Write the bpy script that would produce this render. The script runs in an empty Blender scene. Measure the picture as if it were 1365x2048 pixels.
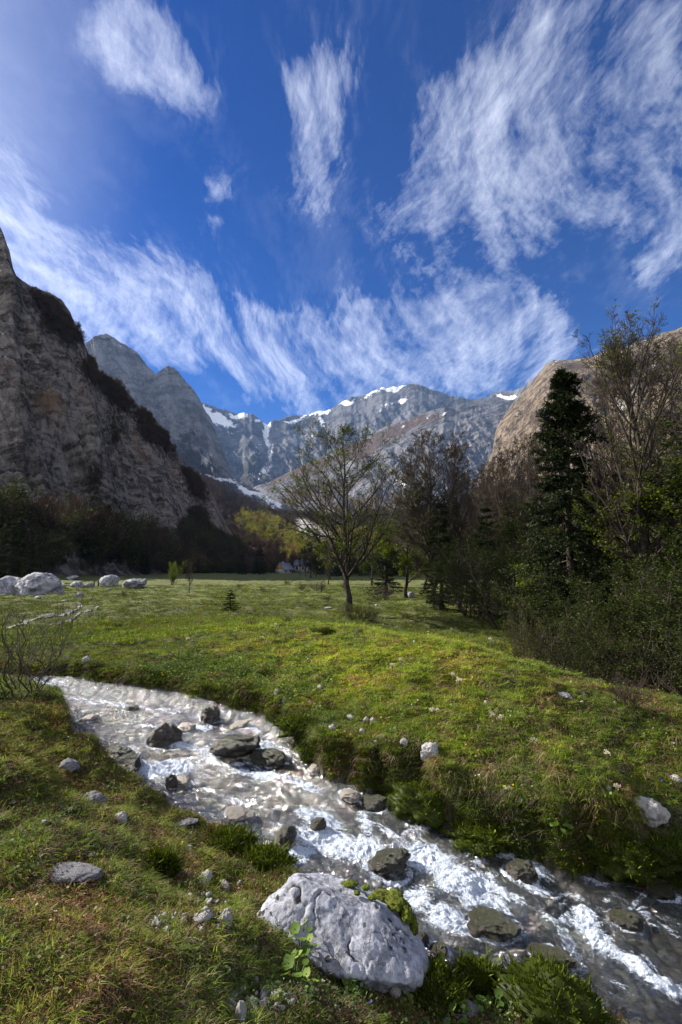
import bpy, bmesh, math, random
import numpy as np
from mathutils import Vector, Matrix

R = math.radians
rng = np.random.default_rng(7)
random.seed(7)
SC = bpy.context.scene
COL = SC.collection

# ------------------------------------------------------------------ camera
F_PX = 1000.0
PITCH = R(6.05)
CX, CY = 682.5, 1024.0
cam_d = bpy.data.cameras.new("camera")
cam_d.sensor_fit = 'VERTICAL'
cam_d.sensor_height = 36.0
cam_d.sensor_width = 24.0
cam_d.lens = 36.0 * F_PX / 2048.0
cam_d.clip_start = 0.05
cam_d.clip_end = 40000
cam = bpy.data.objects.new("camera", cam_d)
COL.objects.link(cam)
cam.rotation_euler = (math.pi / 2 + PITCH, 0, 0)
SC.camera = cam

# ------------------------------------------------------------------ light
SUN_AZ = R(-67)      # from +Y, negative is towards -X
SUN_EL = R(32)
tosun = Vector((math.sin(SUN_AZ) * math.cos(SUN_EL), math.cos(SUN_AZ) * math.cos(SUN_EL), math.sin(SUN_EL)))
sun_d = bpy.data.lights.new("sun", 'SUN')
sun_d.energy = 5.0
sun_d.angle = R(0.6)
sun_d.color = (1.0, 0.93, 0.82)
sun = bpy.data.objects.new("sun", sun_d)
COL.objects.link(sun)
sun.rotation_euler = tosun.to_track_quat('Z', 'Y').to_euler()
SC.view_settings.view_transform = 'Standard'
SC.view_settings.look = 'None'
SC.view_settings.gamma = 1.0
SC.view_settings.use_curve_mapping = False
SC.view_settings.exposure = 1.47
SC.cycles.max_bounces = 5
SC.cycles.diffuse_bounces = 2
SC.cycles.glossy_bounces = 2
SC.cycles.transmission_bounces = 4
SC.cycles.transparent_max_bounces = 6
SC.cycles.caustics_reflective = False
SC.cycles.caustics_refractive = False
SC.cycles.use_denoising = True
SC.render.film_transparent = False


def pdir(px, py):
    u = (px - CX) / F_PX
    w = (CY - py) / F_PX
    return np.stack([u + 0 * w, math.cos(PITCH) - w * math.sin(PITCH) + 0 * u, math.sin(PITCH) + w * math.cos(PITCH) + 0 * u], -1)


def at_z(px, py, z):
    d = pdir(np.float64(px), np.float64(py))
    return d * (z / d[2])


def at_r(px, py, r):
    """point on the ray at horizontal distance r"""
    d = pdir(np.asarray(px, float), np.asarray(py, float))
    return d * (np.asarray(r, float) / np.hypot(d[..., 0], d[..., 1]))[..., None]


def proj(V):
    V = np.asarray(V, float)
    x, y, z = V[..., 0], V[..., 1], V[..., 2]
    dep = y * math.cos(PITCH) + z * math.sin(PITCH)
    up = -y * math.sin(PITCH) + z * math.cos(PITCH)
    dep = np.where(dep < 0.05, 0.05, dep)
    return CX + F_PX * x / dep, CY - F_PX * up / dep


# ------------------------------------------------------------------ node helpers
class NT:
    def __init__(s, tree):
        s.t = tree
        tree.nodes.clear()

    def n(s, typ, ins=None, **kw):
        nd = s.t.nodes.new(typ)
        for k, v in kw.items():
            setattr(nd, k, v)
        for k, v in (ins or {}).items():
            s.set(nd.inputs[k], v)
        return nd

    def set(s, sock, v):
        if isinstance(v, bpy.types.NodeSocket):
            s.t.links.new(v, sock)
        elif isinstance(v, bpy.types.Node):
            s.t.links.new(v.outputs[0], sock)
        else:
            if sock.type == 'RGBA' and hasattr(v, '__len__') and len(v) == 3:
                v = (*v, 1)
            sock.default_value = v

    def m(s, op, a, b=0.0, c=0.0, clamp=False):
        nd = s.t.nodes.new('ShaderNodeMath')
        nd.operation = op
        nd.use_clamp = clamp
        s.set(nd.inputs[0], a)
        s.set(nd.inputs[1], b)
        s.set(nd.inputs[2], c)
        return nd.outputs[0]

    def vm(s, op, a, b=(0, 0, 0), sc=None):
        nd = s.t.nodes.new('ShaderNodeVectorMath')
        nd.operation = op
        s.set(nd.inputs[0], a)
        s.set(nd.inputs[1], b)
        if sc is not None:
            s.set(nd.inputs['Scale'], sc)
        return nd.outputs['Value'] if op in ('DOT_PRODUCT', 'LENGTH', 'DISTANCE') else nd.outputs[0]

    def mix(s, f, a, b, blend='MIX'):
        nd = s.t.nodes.new('ShaderNodeMix')
        nd.data_type = 'RGBA'
        nd.blend_type = blend
        s.set(nd.inputs[0], f)
        s.set(nd.inputs[6], a)
        s.set(nd.inputs[7], b)
        return nd.outputs[2]

    def ramp(s, f, lo, hi, a=0.0, b=1.0, smooth=True):
        nd = s.t.nodes.new('ShaderNodeMapRange')
        nd.interpolation_type = 'SMOOTHSTEP' if smooth else 'LINEAR'
        s.set(nd.inputs[0], f)
        s.set(nd.inputs[1], lo)
        s.set(nd.inputs[2], hi)
        s.set(nd.inputs[3], a)
        s.set(nd.inputs[4], b)
        return nd.outputs[0]

    def noise(s, vec, scale, detail=4, rough=0.55, dist=0.0, out=0, **kw):
        nd = s.n('ShaderNodeTexNoise', {'Vector': vec, 'Scale': scale, 'Detail': detail, 'Roughness': rough, 'Distortion': dist}, **kw)
        return nd.outputs[out]

    def vor(s, vec, scale, feature='F1', out=0, rnd=1.0):
        nd = s.n('ShaderNodeTexVoronoi', {'Vector': vec, 'Scale': scale, 'Randomness': rnd}, feature=feature)
        return nd.outputs[out]

    def attr(s, name, typ='GEOMETRY', out='Fac'):
        nd = s.n('ShaderNodeAttribute', attribute_name=name, attribute_type=typ)
        return nd.outputs[out]

    def bump(s, h, strength=0.5, dist=0.02, normal=None):
        nd = s.n('ShaderNodeBump', {'Height': h, 'Strength': strength, 'Distance': dist})
        if normal is not None:
            s.set(nd.inputs['Normal'], normal)
        return nd.outputs[0]


def new_mat(name):
    m = bpy.data.materials.new(name)
    m.use_nodes = True
    return m, NT(m.node_tree)


def finish(nt, shader, disp=None):
    out = nt.n('ShaderNodeOutputMaterial', {'Surface': shader})
    return out


def pbsdf(nt, col, rough=0.9, normal=None, spec=0.25):
    nd = nt.n('ShaderNodeBsdfPrincipled', {'Base Color': col, 'Roughness': rough, 'Specular IOR Level': spec})
    if normal is not None:
        nt.set(nd.inputs['Normal'], normal)
    return nd.outputs[0]


# ------------------------------------------------------------------ world: sky with cirrus
world = bpy.data.worlds.new("World")
SC.world = world
world.use_nodes = True
w = NT(world.node_tree)
sky = w.n('ShaderNodeTexSky', sky_type='NISHITA', sun_disc=False, sun_elevation=SUN_EL, sun_rotation=SUN_AZ % (2 * math.pi),
          air_density=1.0, dust_density=0.7, ozone_density=3.0, altitude=800)
skyc = w.n('ShaderNodeGamma', {'Color': sky.outputs[0], 'Gamma': 1.22}).outputs[0]
skyc = w.n('ShaderNodeHueSaturation', {'Color': skyc, 'Saturation': 1.34, 'Value': 0.385, 'Hue': 0.518}).outputs[0]
gen = w.n('ShaderNodeTexCoord').outputs['Generated']
d0 = w.vm('NORMALIZE', gen)
sep = w.n('ShaderNodeSeparateXYZ', {0: d0})
zz = w.m('MAXIMUM', sep.outputs[2], 0.0)
den = w.m('ADD', zz, 0.30)
P = w.n('ShaderNodeCombineXYZ', {0: w.m('DIVIDE', sep.outputs[0], den), 1: w.m('DIVIDE', sep.outputs[1], den), 2: 0.0}).outputs[0]
# domain warps
wn1 = w.vm('SUBTRACT', w.noise(P, 1.5, 0.6, 0.5, out=1), (0.5, 0.5, 0.5))
wn2 = w.vm('SUBTRACT', w.noise(P, 4.5, 3, 0.55, out=1), (0.5, 0.5, 0.5))
Pw = w.vm('ADD', P, w.vm('ADD', w.vm('SCALE', wn1, sc=0.42), w.vm('SCALE', wn2, sc=0.055)))
dw = w.vm('NORMALIZE', w.vm('ADD', d0, w.vm('ADD', w.vm('SCALE', wn1, sc=0.10), w.vm('SCALE', wn2, sc=0.10))))


def rotz(v, a):
    nd = w.n('ShaderNodeVectorRotate', {'Vector': v, 'Angle': a, 'Axis': (0, 0, 1)}, rotation_type='AXIS_ANGLE')
    return nd.outputs[0]


pr = rotz(Pw, R(20))
st1 = w.noise(w.vm('MULTIPLY', pr, (7.0, 1.9, 1)), 1.0, 10, 0.66)
st2 = w.noise(w.vm('MULTIPLY', rotz(Pw, R(8)), (16.0, 3.6, 1)), 1.0, 8, 0.62, 0.25, noise_type='RIDGED_MULTIFRACTAL')
st2 = w.m('ADD', 0.28, w.m('MULTIPLY', st2, 0.30))
st3 = w.noise(w.vm('MULTIPLY', rotz(Pw, R(-14)), (60.0, 20.0, 1)), 1.0, 6, 0.72)
puff = w.noise(Pw, 6.0, 9, 0.64)
fine = w.m('ADD', w.m('MULTIPLY', st1, 0.42), w.m('ADD', w.m('MULTIPLY', st2, 0.26), w.m('ADD', w.m('MULTIPLY', puff, 0.18), w.m('MULTIPLY', st3, 0.17))))
BL = [(230, 40, 80, .75), (290, 110, 75, .8), (370, 150, 70, .7), (200, 140, 60, .6), (270, -40, 90, .6), (400, 190, 60, .4), (630, 120, 90, .65), (600, 220, 75, 1.0), (680, 230, 75, .6),
      (625, 310, 70, .75), (605, 400, 60, .45), (442, 350, 36, 1.0), (434, 400, 34, 1.0), (420, 450, 32, .95), (15, 430, 100, 1.1), (-60, 400, 110, .9), (0, 270, 50, .6),
      (190, 485, 75, .85), (275, 512, 55, .55), (160, 560, 90, .85), (240, 630, 130, 1.15), (120, 620, 90, .8), (420, 650, 100, .95), (500, 690, 70, .7),
      (580, 690, 65, .6), (350, 480, 55, .45), (780, 400, 80, .65), (870, 290, 100, .8), (850, 430, 80, .65), (960, 290, 105, .7), (1000, 220, 120, .6),
      (1080, 120, 150, .72), (1210, 90, 150, .75), (1310, 190, 130, .68), (1150, 280, 140, .72), (950, 480, 110, .65), (1060, 420, 90, .6), (1290, 30, 110, .6), (1210, 490, 90, .7), (1325, 490, 85, .75),
      (1330, 400, 90, .5), (1330, 560, 60, .7), (690, 720, 100, .95), (590, 780, 90, .95), (780, 640, 70, .5), (930, 670, 125, 1.1),
      (1020, 720, 110, 1.0), (860, 740, 90, .9), (770, 700, 70, .7), (1140, 690, 75, .5), (690, 600, 80, .35), (560, 560, 60, .3), (740, 560, 60, .3), (330, 230, 70, .3), (700, 60, 80, .4), (800, 170, 70, .3), (560, 640, 60, .4), (1200, 380, 90, .4), (280, 740, 70, .5), (450, 760, 60, .4), (100, 780, 100, .5), (780, 770, 60, .5), (1290, 640, 70, .4), (30, 700, 150, .6)]
tot = 0.0
for (bx, by, br, ba) in BL:
    v = pdir(bx, by)
    L = np.linalg.norm(v)
    v = v / L
    ang = br * 1.15 / F_PX / (1 + ((bx - CX) ** 2 + (by - CY) ** 2) / F_PX ** 2) ** 0.75
    dp = w.vm('DOT_PRODUCT', dw, tuple(v))
    g = w.ramp(dp, math.cos(ang * 1.55), 1.0, 0.0, ba * 0.66)
    tot = w.m('ADD', tot, g)
tot = w.m('MINIMUM', tot, 1.2)
fine = w.m('ADD', w.m('MULTIPLY', w.m('SUBTRACT', fine, 0.51), 1.7), 0.5)
thr = w.m('SUBTRACT', 0.652, w.m('MULTIPLY', tot, 0.27))
cl = w.ramp(w.m('SUBTRACT', fine, thr), -0.03, 0.46, 0.0, 1.0, smooth=False)
cl = w.m('POWER', cl, 1.15)
wide = w.ramp(tot, 0.02, 0.7, 0.30, 1.0)
haze_ = w.m('MULTIPLY', w.ramp(fine, 0.40, 0.9, 0.0, 0.30, smooth=False), wide)
cl = w.m('ADD', w.m('MULTIPLY', cl, w.m('SUBTRACT', 1.0, haze_)), haze_)
cl = w.m('MULTIPLY', cl, w.ramp(sep.outputs[2], 0.0, 0.12, 0.4, 1.0), clamp=True)
# thin bright veil round the sun
sd = w.vm('DOT_PRODUCT', d0, tuple(tosun))
veil = w.m('MULTIPLY', w.ramp(sd, 0.79, 1.0, 0.0, 0.40), w.ramp(puff, 0.3, 0.75, 0.75, 1.0))
cl = w.m('ADD', cl, w.m('MULTIPLY', w.m('SUBTRACT', 1.0, cl), veil))
# unseen bright cloud added behind the viewer and overhead to fill the shade
fill_bank = w.ramp(w.m('ADD', w.m('MULTIPLY', sep.outputs[1], -1.0), w.m('MULTIPLY', w.m('SUBTRACT', puff, 0.5), 0.5)), 0.0, 0.35, 0.0, 0.95)
cl = w.m('MAXIMUM', cl, fill_bank)
skyf = w.mix(w.m('MULTIPLY', cl, 0.88), skyc, w.mix(fill_bank, (7.6, 8.0, 8.9, 1), (7.0, 6.9, 7.0, 1)))
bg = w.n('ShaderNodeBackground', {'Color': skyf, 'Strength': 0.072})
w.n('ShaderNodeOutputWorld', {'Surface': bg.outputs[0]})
world.cycles.sampling_method = 'MANUAL'
world.cycles.sample_map_resolution = 1024

# ------------------------------------------------------------------ numpy noise
_perm = rng.permutation(256)
_perm = np.concatenate([_perm, _perm, _perm])
_grad = rng.normal(size=(256, 3))
_grad /= np.linalg.norm(_grad, axis=1)[:, None]


def perlin(x, y, z):
    x, y, z = np.broadcast_arrays(np.asarray(x, float), np.asarray(y, float), np.asarray(z, float))
    xi, yi, zi = np.floor(x).astype(int), np.floor(y).astype(int), np.floor(z).astype(int)
    xf, yf, zf = x - xi, y - yi, z - zi
    xi &= 255
    yi &= 255
    zi &= 255
    u, v, q = [t * t * t * (t * (t * 6 - 15) + 10) for t in (xf, yf, zf)]
    res = 0
    for dx in (0, 1):
        for dy in (0, 1):
            for dz in (0, 1):
                h = _perm[_perm[_perm[xi + dx] + yi + dy] + zi + dz]
                g = _grad[h]
                dot = g[..., 0] * (xf - dx) + g[..., 1] * (yf - dy) + g[..., 2] * (zf - dz)
                res = res + dot * (u if dx else 1 - u) * (v if dy else 1 - v) * (q if dz else 1 - q)
    return res * 1.6


def fbm(x, y, z=0.0, oct=5, gain=0.5, lac=2.03, ridged=False):
    a, s, f = 1.0, 0.0, 1.0
    tot = 0.0
    for i in range(oct):
        n = perlin(np.asarray(x) * f + i * 17.3, np.asarray(y) * f - i * 9.1, np.asarray(z) * f + i * 5.7)
        if ridged:
            n = 1 - 2 * np.abs(n)
        s = s + a * n
        tot += a
        a *= gain
        f *= lac
    return s / tot


def sstep(x, a, b):
    t = np.clip((x - a) / (b - a), 0, 1)
    return t * t * (3 - 2 * t)


def ell(px, py, items):
    """sum of soft ellipses (cx, cy, rx, ry, angle_deg, amount)"""
    s = np.zeros_like(px)
    for (cx, cy, rx, ry, an, am) in items:
        c, sn = math.cos(R(an)), math.sin(R(an))
        dx, dy = px - cx, py - cy
        u = (dx * c + dy * sn) / rx
        v = (-dx * sn + dy * c) / ry
        s = np.maximum(s, am * np.exp(-(u * u + v * v)))
    return s


# ------------------------------------------------------------------ mesh helpers
def mesh_np(name, V, quads=None, tris=None, attrs=None, uv=None, smooth=True):
    V = np.ascontiguousarray(V, dtype=np.float32).reshape(-1, 3)
    me = bpy.data.meshes.new(name)
    loops, starts = [], []
    pos = 0
    if quads is not None and len(quads):
        q = np.asarray(quads, dtype=np.int32)
        loops.append(q.ravel())
        starts.append(pos + np.arange(len(q)) * 4)
        pos += q.size
    if tris is not None and len(tris):
        t = np.asarray(tris, dtype=np.int32)
        loops.append(t.ravel())
        starts.append(pos + np.arange(len(t)) * 3)
        pos += t.size
    me.vertices.add(len(V))
    me.vertices.foreach_set('co', V.ravel())
    if loops:
        lp = np.concatenate(loops)
        stt = np.concatenate(starts).astype(np.int32)
        me.loops.add(len(lp))
        me.loops.foreach_set('vertex_index', lp)
        me.polygons.add(len(stt))
        me.polygons.foreach_set('loop_start', stt)
        if smooth:
            me.polygons.foreach_set('use_smooth', np.ones(len(stt), dtype=bool))
    me.update(calc_edges=True)
    for k, a in (attrs or {}).items():
        at = me.attributes.new(k, 'FLOAT', 'POINT')
        at.data.foreach_set('value', np.ascontiguousarray(a, dtype=np.float32).ravel())
    if uv is not None and loops:
        ul = me.uv_layers.new(name='UVMap')
        ul.data.foreach_set('uv', np.ascontiguousarray(np.asarray(uv, np.float32)[lp]).ravel())
    return me


def grid_quads(nr, nc):
    i = np.arange(nr - 1)[:, None] * nc + np.arange(nc - 1)[None, :]
    return np.stack([i, i + 1, i + nc + 1, i + nc], -1).reshape(-1, 4)


def obj(name, me, mat=None, parent=None, loc=None):
    o = bpy.data.objects.new(name, me)
    COL.objects.link(o)
    if mat is not None and me is not None:
        me.materials.append(mat)
    if parent is not None:
        o.parent = parent
    if loc is not None:
        o.location = loc
    return o


def tag(o, label=None, cat=None, group=None, kind=None):
    if label:
        o['label'] = label
    if cat:
        o['category'] = cat
    if group:
        o['group'] = group
    if kind:
        o['kind'] = kind
    return o


def empty(name, loc, rz=0.0, sc=1.0):
    o = bpy.data.objects.new(name, None)
    COL.objects.link(o)
    o.location = loc
    o.rotation_euler = (0, 0, rz)
    o.scale = (sc, sc, sc) if not hasattr(sc, '__len__') else sc
    o.empty_display_size = 0.2
    return o


def dup(root, loc, rz, sc):
    r = root.copy()
    COL.objects.link(r)
    r.location = loc
    r.rotation_euler = (0, 0, rz)
    r.scale = (sc, sc, sc) if not hasattr(sc, '__len__') else sc
    for ch in list(root.children):
        c = ch.copy()
        COL.objects.link(c)
        c.parent = r
        for g in ch.children:
            e = g.copy()
            COL.objects.link(e)
            e.parent = c
    return r


class Acc:
    """collects tubes and leaf quads into one mesh"""

    def __init__(s):
        s.V, s.Q, s.T, s.A = [], [], [], []
        s.n = 0

    def add(s, V, Q=None, T=None, a=None):
        V = np.asarray(V, float).reshape(-1, 3)
        s.V.append(V)
        if Q is not None:
            s.Q.append(np.asarray(Q).reshape(-1, 4) + s.n)
        if T is not None:
            s.T.append(np.asarray(T).reshape(-1, 3) + s.n)
        s.A.append(np.zeros(len(V)) if a is None else np.broadcast_to(np.asarray(a, float), (len(V),)))
        s.n += len(V)

    def tubes(s, Pt, Rd, sides=4, a=None):
        """Pt (M,k,3), Rd (M,k)"""
        Pt = np.asarray(Pt, float)
        Rd = np.asarray(Rd, float)
        M, k, _ = Pt.shape
        T = np.gradient(Pt, axis=1)
        T /= np.linalg.norm(T, axis=2, keepdims=True) + 1e-9
        ref = np.where(np.abs(T[:, :1, 2:3]) > 0.9, np.array([1.0, 0, 0]), np.array([0, 0, 1.0]))
        U = np.cross(T, np.broadcast_to(ref, T.shape))
        U /= np.linalg.norm(U, axis=2, keepdims=True) + 1e-9
        W = np.cross(T, U)
        th = np.arange(sides) / sides * 2 * math.pi
        ring = Pt[:, :, None, :] + Rd[:, :, None, None] * (np.cos(th)[None, None, :, None] * U[:, :, None, :] + np.sin(th)[None, None, :, None] * W[:, :, None, :])
        base = (np.arange(M) * k * sides)[:, None, None] + (np.arange(k - 1) * sides)[None, :, None] + np.arange(sides)[None, None, :]
        nx = base - np.arange(sides)[None, None, :] + ((np.arange(sides) + 1) % sides)[None, None, :]
        Q = np.stack([base, nx, nx + sides, base + sides], -1)
        av = None if a is None else np.repeat(np.broadcast_to(np.asarray(a, float), (M,)), k * sides)
        s.add(ring, Q, a=av)

    def leaves(s, C, size, rg, flat=0.35, aspect=0.6, a=None, dirs=None):
        C = np.asarray(C, float)
        n = len(C)
        if n == 0:
            return
        if dirs is None:
            d = rg.normal(size=(n, 3))
            d[:, 2] *= flat
        else:
            d = np.asarray(dirs, float) + rg.normal(size=(n, 3)) * 0.25
        d /= np.linalg.norm(d, axis=1)[:, None] + 1e-9
        e = rg.normal(size=(n, 3))
        e[:, 2] *= flat
        e -= (e * d).sum(1)[:, None] * d
        e /= np.linalg.norm(e, axis=1)[:, None] + 1e-9
        sz = np.broadcast_to(np.asarray(size, float), (n,)) * rg.uniform(0.7, 1.3, n)
        A = C
        B = C + d * (sz * 0.5)[:, None] + e * (sz * aspect * 0.5)[:, None]
        D = C + d * (sz * 0.5)[:, None] - e * (sz * aspect * 0.5)[:, None]
        E = C + d * sz[:, None]
        V = np.stack([A, B, E, D], 1)
        Q = np.arange(n * 4).reshape(n, 4)
        av = rg.random(n) if a is None else np.broadcast_to(np.asarray(a, float), (n,))
        s.add(V, Q, a=np.repeat(av, 4))

    def mesh(s, name, smooth=True):
        return mesh_np(name, np.concatenate(s.V), np.concatenate(s.Q) if s.Q else None, np.concatenate(s.T) if s.T else None,
                       {'rnd': np.concatenate(s.A)}, smooth=smooth)


# ------------------------------------------------------------------ stream outline
NEAR = [(-900, 1480), (-450, 1425), (-200, 1395), (0, 1374), (100, 1418), (140, 1490), (150, 1545), (260, 1600), (400, 1662), (540, 1735), (660, 1830), (850, 1925), (1010, 1985), (1180, 2048), (1420, 2160), (1800, 2330)]
FAR = [(-900, 1400), (-450, 1358), (-200, 1345), (0, 1340), (220, 1362), (400, 1392), (540, 1432), (592, 1500), (665, 1548), (790, 1592), (905, 1652), (1060, 1700), (1200, 1742), (1365, 1772), (1600, 1830), (2000, 1930)]
ZW = [-1.80, -1.82, -1.835, -1.85, -1.87, -1.90, -1.95, -2.02, -2.10, -2.18, -2.27, -2.35, -2.42, -2.50, -2.58, -2.66]


def catmull(P, n):
    P = np.asarray(P, float)
    k = len(P)
    t = np.linspace(0, k - 1 - 1e-9, n)
    i = t.astype(int)
    f = (t - i)[:, None]
    g = lambda j: P[np.clip(j, 0, k - 1)]
    p0, p1, p2, p3 = g(i - 1), g(i), g(i + 1), g(i + 2)
    return 0.5 * (2 * p1 + (p2 - p0) * f + (2 * p0 - 5 * p1 + 4 * p2 - p3) * f ** 2 + (3 * p1 - p0 - 3 * p2 + p3) * f ** 3)


NW = np.array([at_z(a, b, z) for (a, b), z in zip(NEAR, ZW)])
FW = np.array([at_z(a, b, z) for (a, b), z in zip(FAR, ZW)])
NS, FS = catmull(NW, 140), catmull(FW, 140)
# ragged banks
_ar = np.arange(140)
NS[:, :2] += 0.09 * np.stack([perlin(_ar * 0.31, 3.3, 0), perlin(_ar * 0.31, 9.3, 0)], -1) + 0.05 * np.stack([perlin(_ar * 0.83, 5.3, 0), perlin(_ar * 0.83, 1.3, 0)], -1)
FS[:, :2] += 0.11 * np.stack([perlin(_ar * 0.29, 13.3, 0), perlin(_ar * 0.29, 19.3, 0)], -1) + 0.06 * np.stack([perlin(_ar * 0.83, 15.3, 0), perlin(_ar * 0.83, 11.3, 0)], -1)
CS = 0.5 * (NS + FS)
c_len = np.concatenate([[0], np.cumsum(np.linalg.norm(np.diff(CS[:, :2], axis=0), axis=1))])


def steps(z):
    # cascades: small level stretches and drops
    k = 0.085
    f = z / k
    fi = np.floor(f)
    fr = f - fi
    return (fi + 0.72 * sstep(fr, 0.22, 0.78) + 0.28 * fr) * k


def water_z(x, y):
    """level of the stream for points near it: nearest centreline sample, blended"""
    x = np.asarray(x, float)
    y = np.asarray(y, float)
    sh = x.shape
    X = np.stack([x.ravel(), y.ravel()], -1)
    out = np.empty(len(X))
    sarr = np.empty(len(X))
    for i in range(0, len(X), 20000):
        d = ((X[i:i + 20000, None, :] - CS[None, :, :2]) ** 2).sum(2)
        wgt = 1.0 / (d + 0.01) ** 3
        wgt /= wgt.sum(1)[:, None]
        out[i:i + 20000] = wgt @ CS[:, 2]
        sarr[i:i + 20000] = wgt @ c_len
    return steps(out).reshape(sh), sarr.reshape(sh)


POLY = np.concatenate([NS[:, :2], FS[::-1, :2]])


def stream_sd(x, y):
    """signed distance to the stream outline, negative inside"""
    x = np.asarray(x, float)
    y = np.asarray(y, float)
    sh = x.shape
    X = np.stack([x.ravel(), y.ravel()], -1)
    A = POLY
    B = np.roll(POLY, -1, axis=0)
    out = np.empty(len(X))
    for i in range(0, len(X), 8000):
        p = X[i:i + 8000][:, None, :]
        ab = (B - A)[None]
        t = np.clip(((p - A) * ab).sum(2) / ((ab ** 2).sum(2) + 1e-12), 0, 1)
        dd = np.sqrt((((A + t[..., None] * ab) - p) ** 2).sum(2).min(1))
        cond = (A[None, :, 1] > p[..., 1]) != (B[None, :, 1] > p[..., 1])
        xin = (B - A)[None, :, 0] * (p[..., 1] - A[None, :, 1]) / ((B - A)[None, :, 1] + 1e-12) + A[None, :, 0]
        ins = (cond & (p[..., 0] < xin)).sum(1) % 2 == 1
        out[i:i + 8000] = np.where(ins, -dd, dd)
    return out.reshape(sh)


# ------------------------------------------------------------------ ground heights
CTRL = []
for (a, b, z) in [(100, 2040, -1.42), (350, 1900, -1.55), (500, 1960, -1.72), (560, 1780, -2.0), (150, 1650, -1.52), (40, 1520, -1.38), (20, 1410, -1.28), (-150, 1500, -1.2), (-400, 1700, -1.3),
                  (-250, 1430, -1.3), (300, 1660, -1.85), (200, 1600, -1.80), (700, 2040, -2.0), (900, 2020, -2.3), (1050, 2040, -2.42), (1300, 2160, -2.5), (620, 1900, -1.98),
                  (700, 1292, -1.40), (900, 1280, -1.22), (800, 1330, -1.36), (1080, 1333, -1.36), (1365, 1400, -1.50), (690, 1255, -1.50), (1000, 1450, -1.58), (1250, 1600, -1.95), (800, 1480, -1.74),
                  (1365, 1620, -2.1), (1100, 1600, -1.95), (640, 1440, -1.72), (560, 1330, -1.52), (1180, 1450, -1.62), (980, 1560, -1.92), (1330, 1700, -2.3),
                  (100, 1330, -1.72), (250, 1342, -1.70), (430, 1360, -1.70), (300, 1290, -1.76), (300, 1230, -1.92), (80, 1260, -1.85), (300, 1180, -2.1), (50, 1190, -2.1), (450, 1200, -2.05), (450, 1255, -1.80),
                  (697, 1222, -2.3), (600, 1238, -2.15), (820, 1256, -2.65), (930, 1242, -2.6), (870, 1215, -2.45), (500, 1165, -2.5), (700, 1175, -2.45), (850, 1185, -2.5),
                  (-300, 1250, -1.6), (-300, 1190, -1.8), (-700, 1300, -1.2)]:
    p = at_z(a, b, z)
    CTRL.append((p[0], p[1], z))
for (a, r, z) in [(1000, 14, -2.7), (1150, 11, -2.75), (1300, 8.6, -2.55), (1280, 12.8, -2.7), (1150, 18, -2.7), (1365, 16, -2.6), (1600, 12, -2.6), (1600, 25, -2.3), (1250, 30, -2.5), (1000, 30, -2.6),
                  (1500, 7, -2.0), (2000, 8, -2.3), (1900, 4, -2.0),
                  (300, 105, -2.5), (580, 250, -4.0), (0, 70, -2.0), (700, 90, -2.9), (1000, 80, -2.6), (1400, 60, -2.0), (300, 250, -3.2), (900, 250, -3.6), (1300, 200, -2.0), (0, 150, -1.6),
                  (-300, 90, -1.0), (-700, 30, -1.0), (1700, 90, -1.0)]:
    p = at_r(a, 1130, r)
    CTRL.append((p[0], p[1], z))
for th in (-120, -90, 90, 120):
    for r, z in ((0.3, -1.5), (3, -1.4 if th < 0 else -2.2), (20, -1.5), (200, -2.0)):
        CTRL.append((r * math.sin(R(th)), r * math.cos(R(th)), z))
for th in (-50, 0, 50):
    CTRL.append((0.25 * math.sin(R(th)), 0.25 * math.cos(R(th)), -1.5))
    CTRL.append((900 * math.sin(R(th)), 900 * math.cos(R(th)), -5))
    CTRL.append((6000 * math.sin(R(th)), 6000 * math.cos(R(th)), -8))
CTRL = np.array(CTRL)


def lr(x, y):
    return np.stack([np.arctan2(x, y) * 1.3, 0.5 * np.log(x * x + y * y + 1e-6)], -1)


_K = lr(CTRL[:, 0], CTRL[:, 1])


def tps(d2):
    return 0.5 * d2 * np.log(d2 + 1e-12)


_n = len(_K)
_D = tps(((_K[:, None] - _K[None]) ** 2).sum(2)) + np.eye(_n) * 2e-3
_Pm = np.concatenate([np.ones((_n, 1)), _K], 1)
_M = np.block([[_D, _Pm], [_Pm.T, np.zeros((3, 3))]])
_W = np.linalg.solve(_M, np.concatenate([CTRL[:, 2], np.zeros(3)]))


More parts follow.
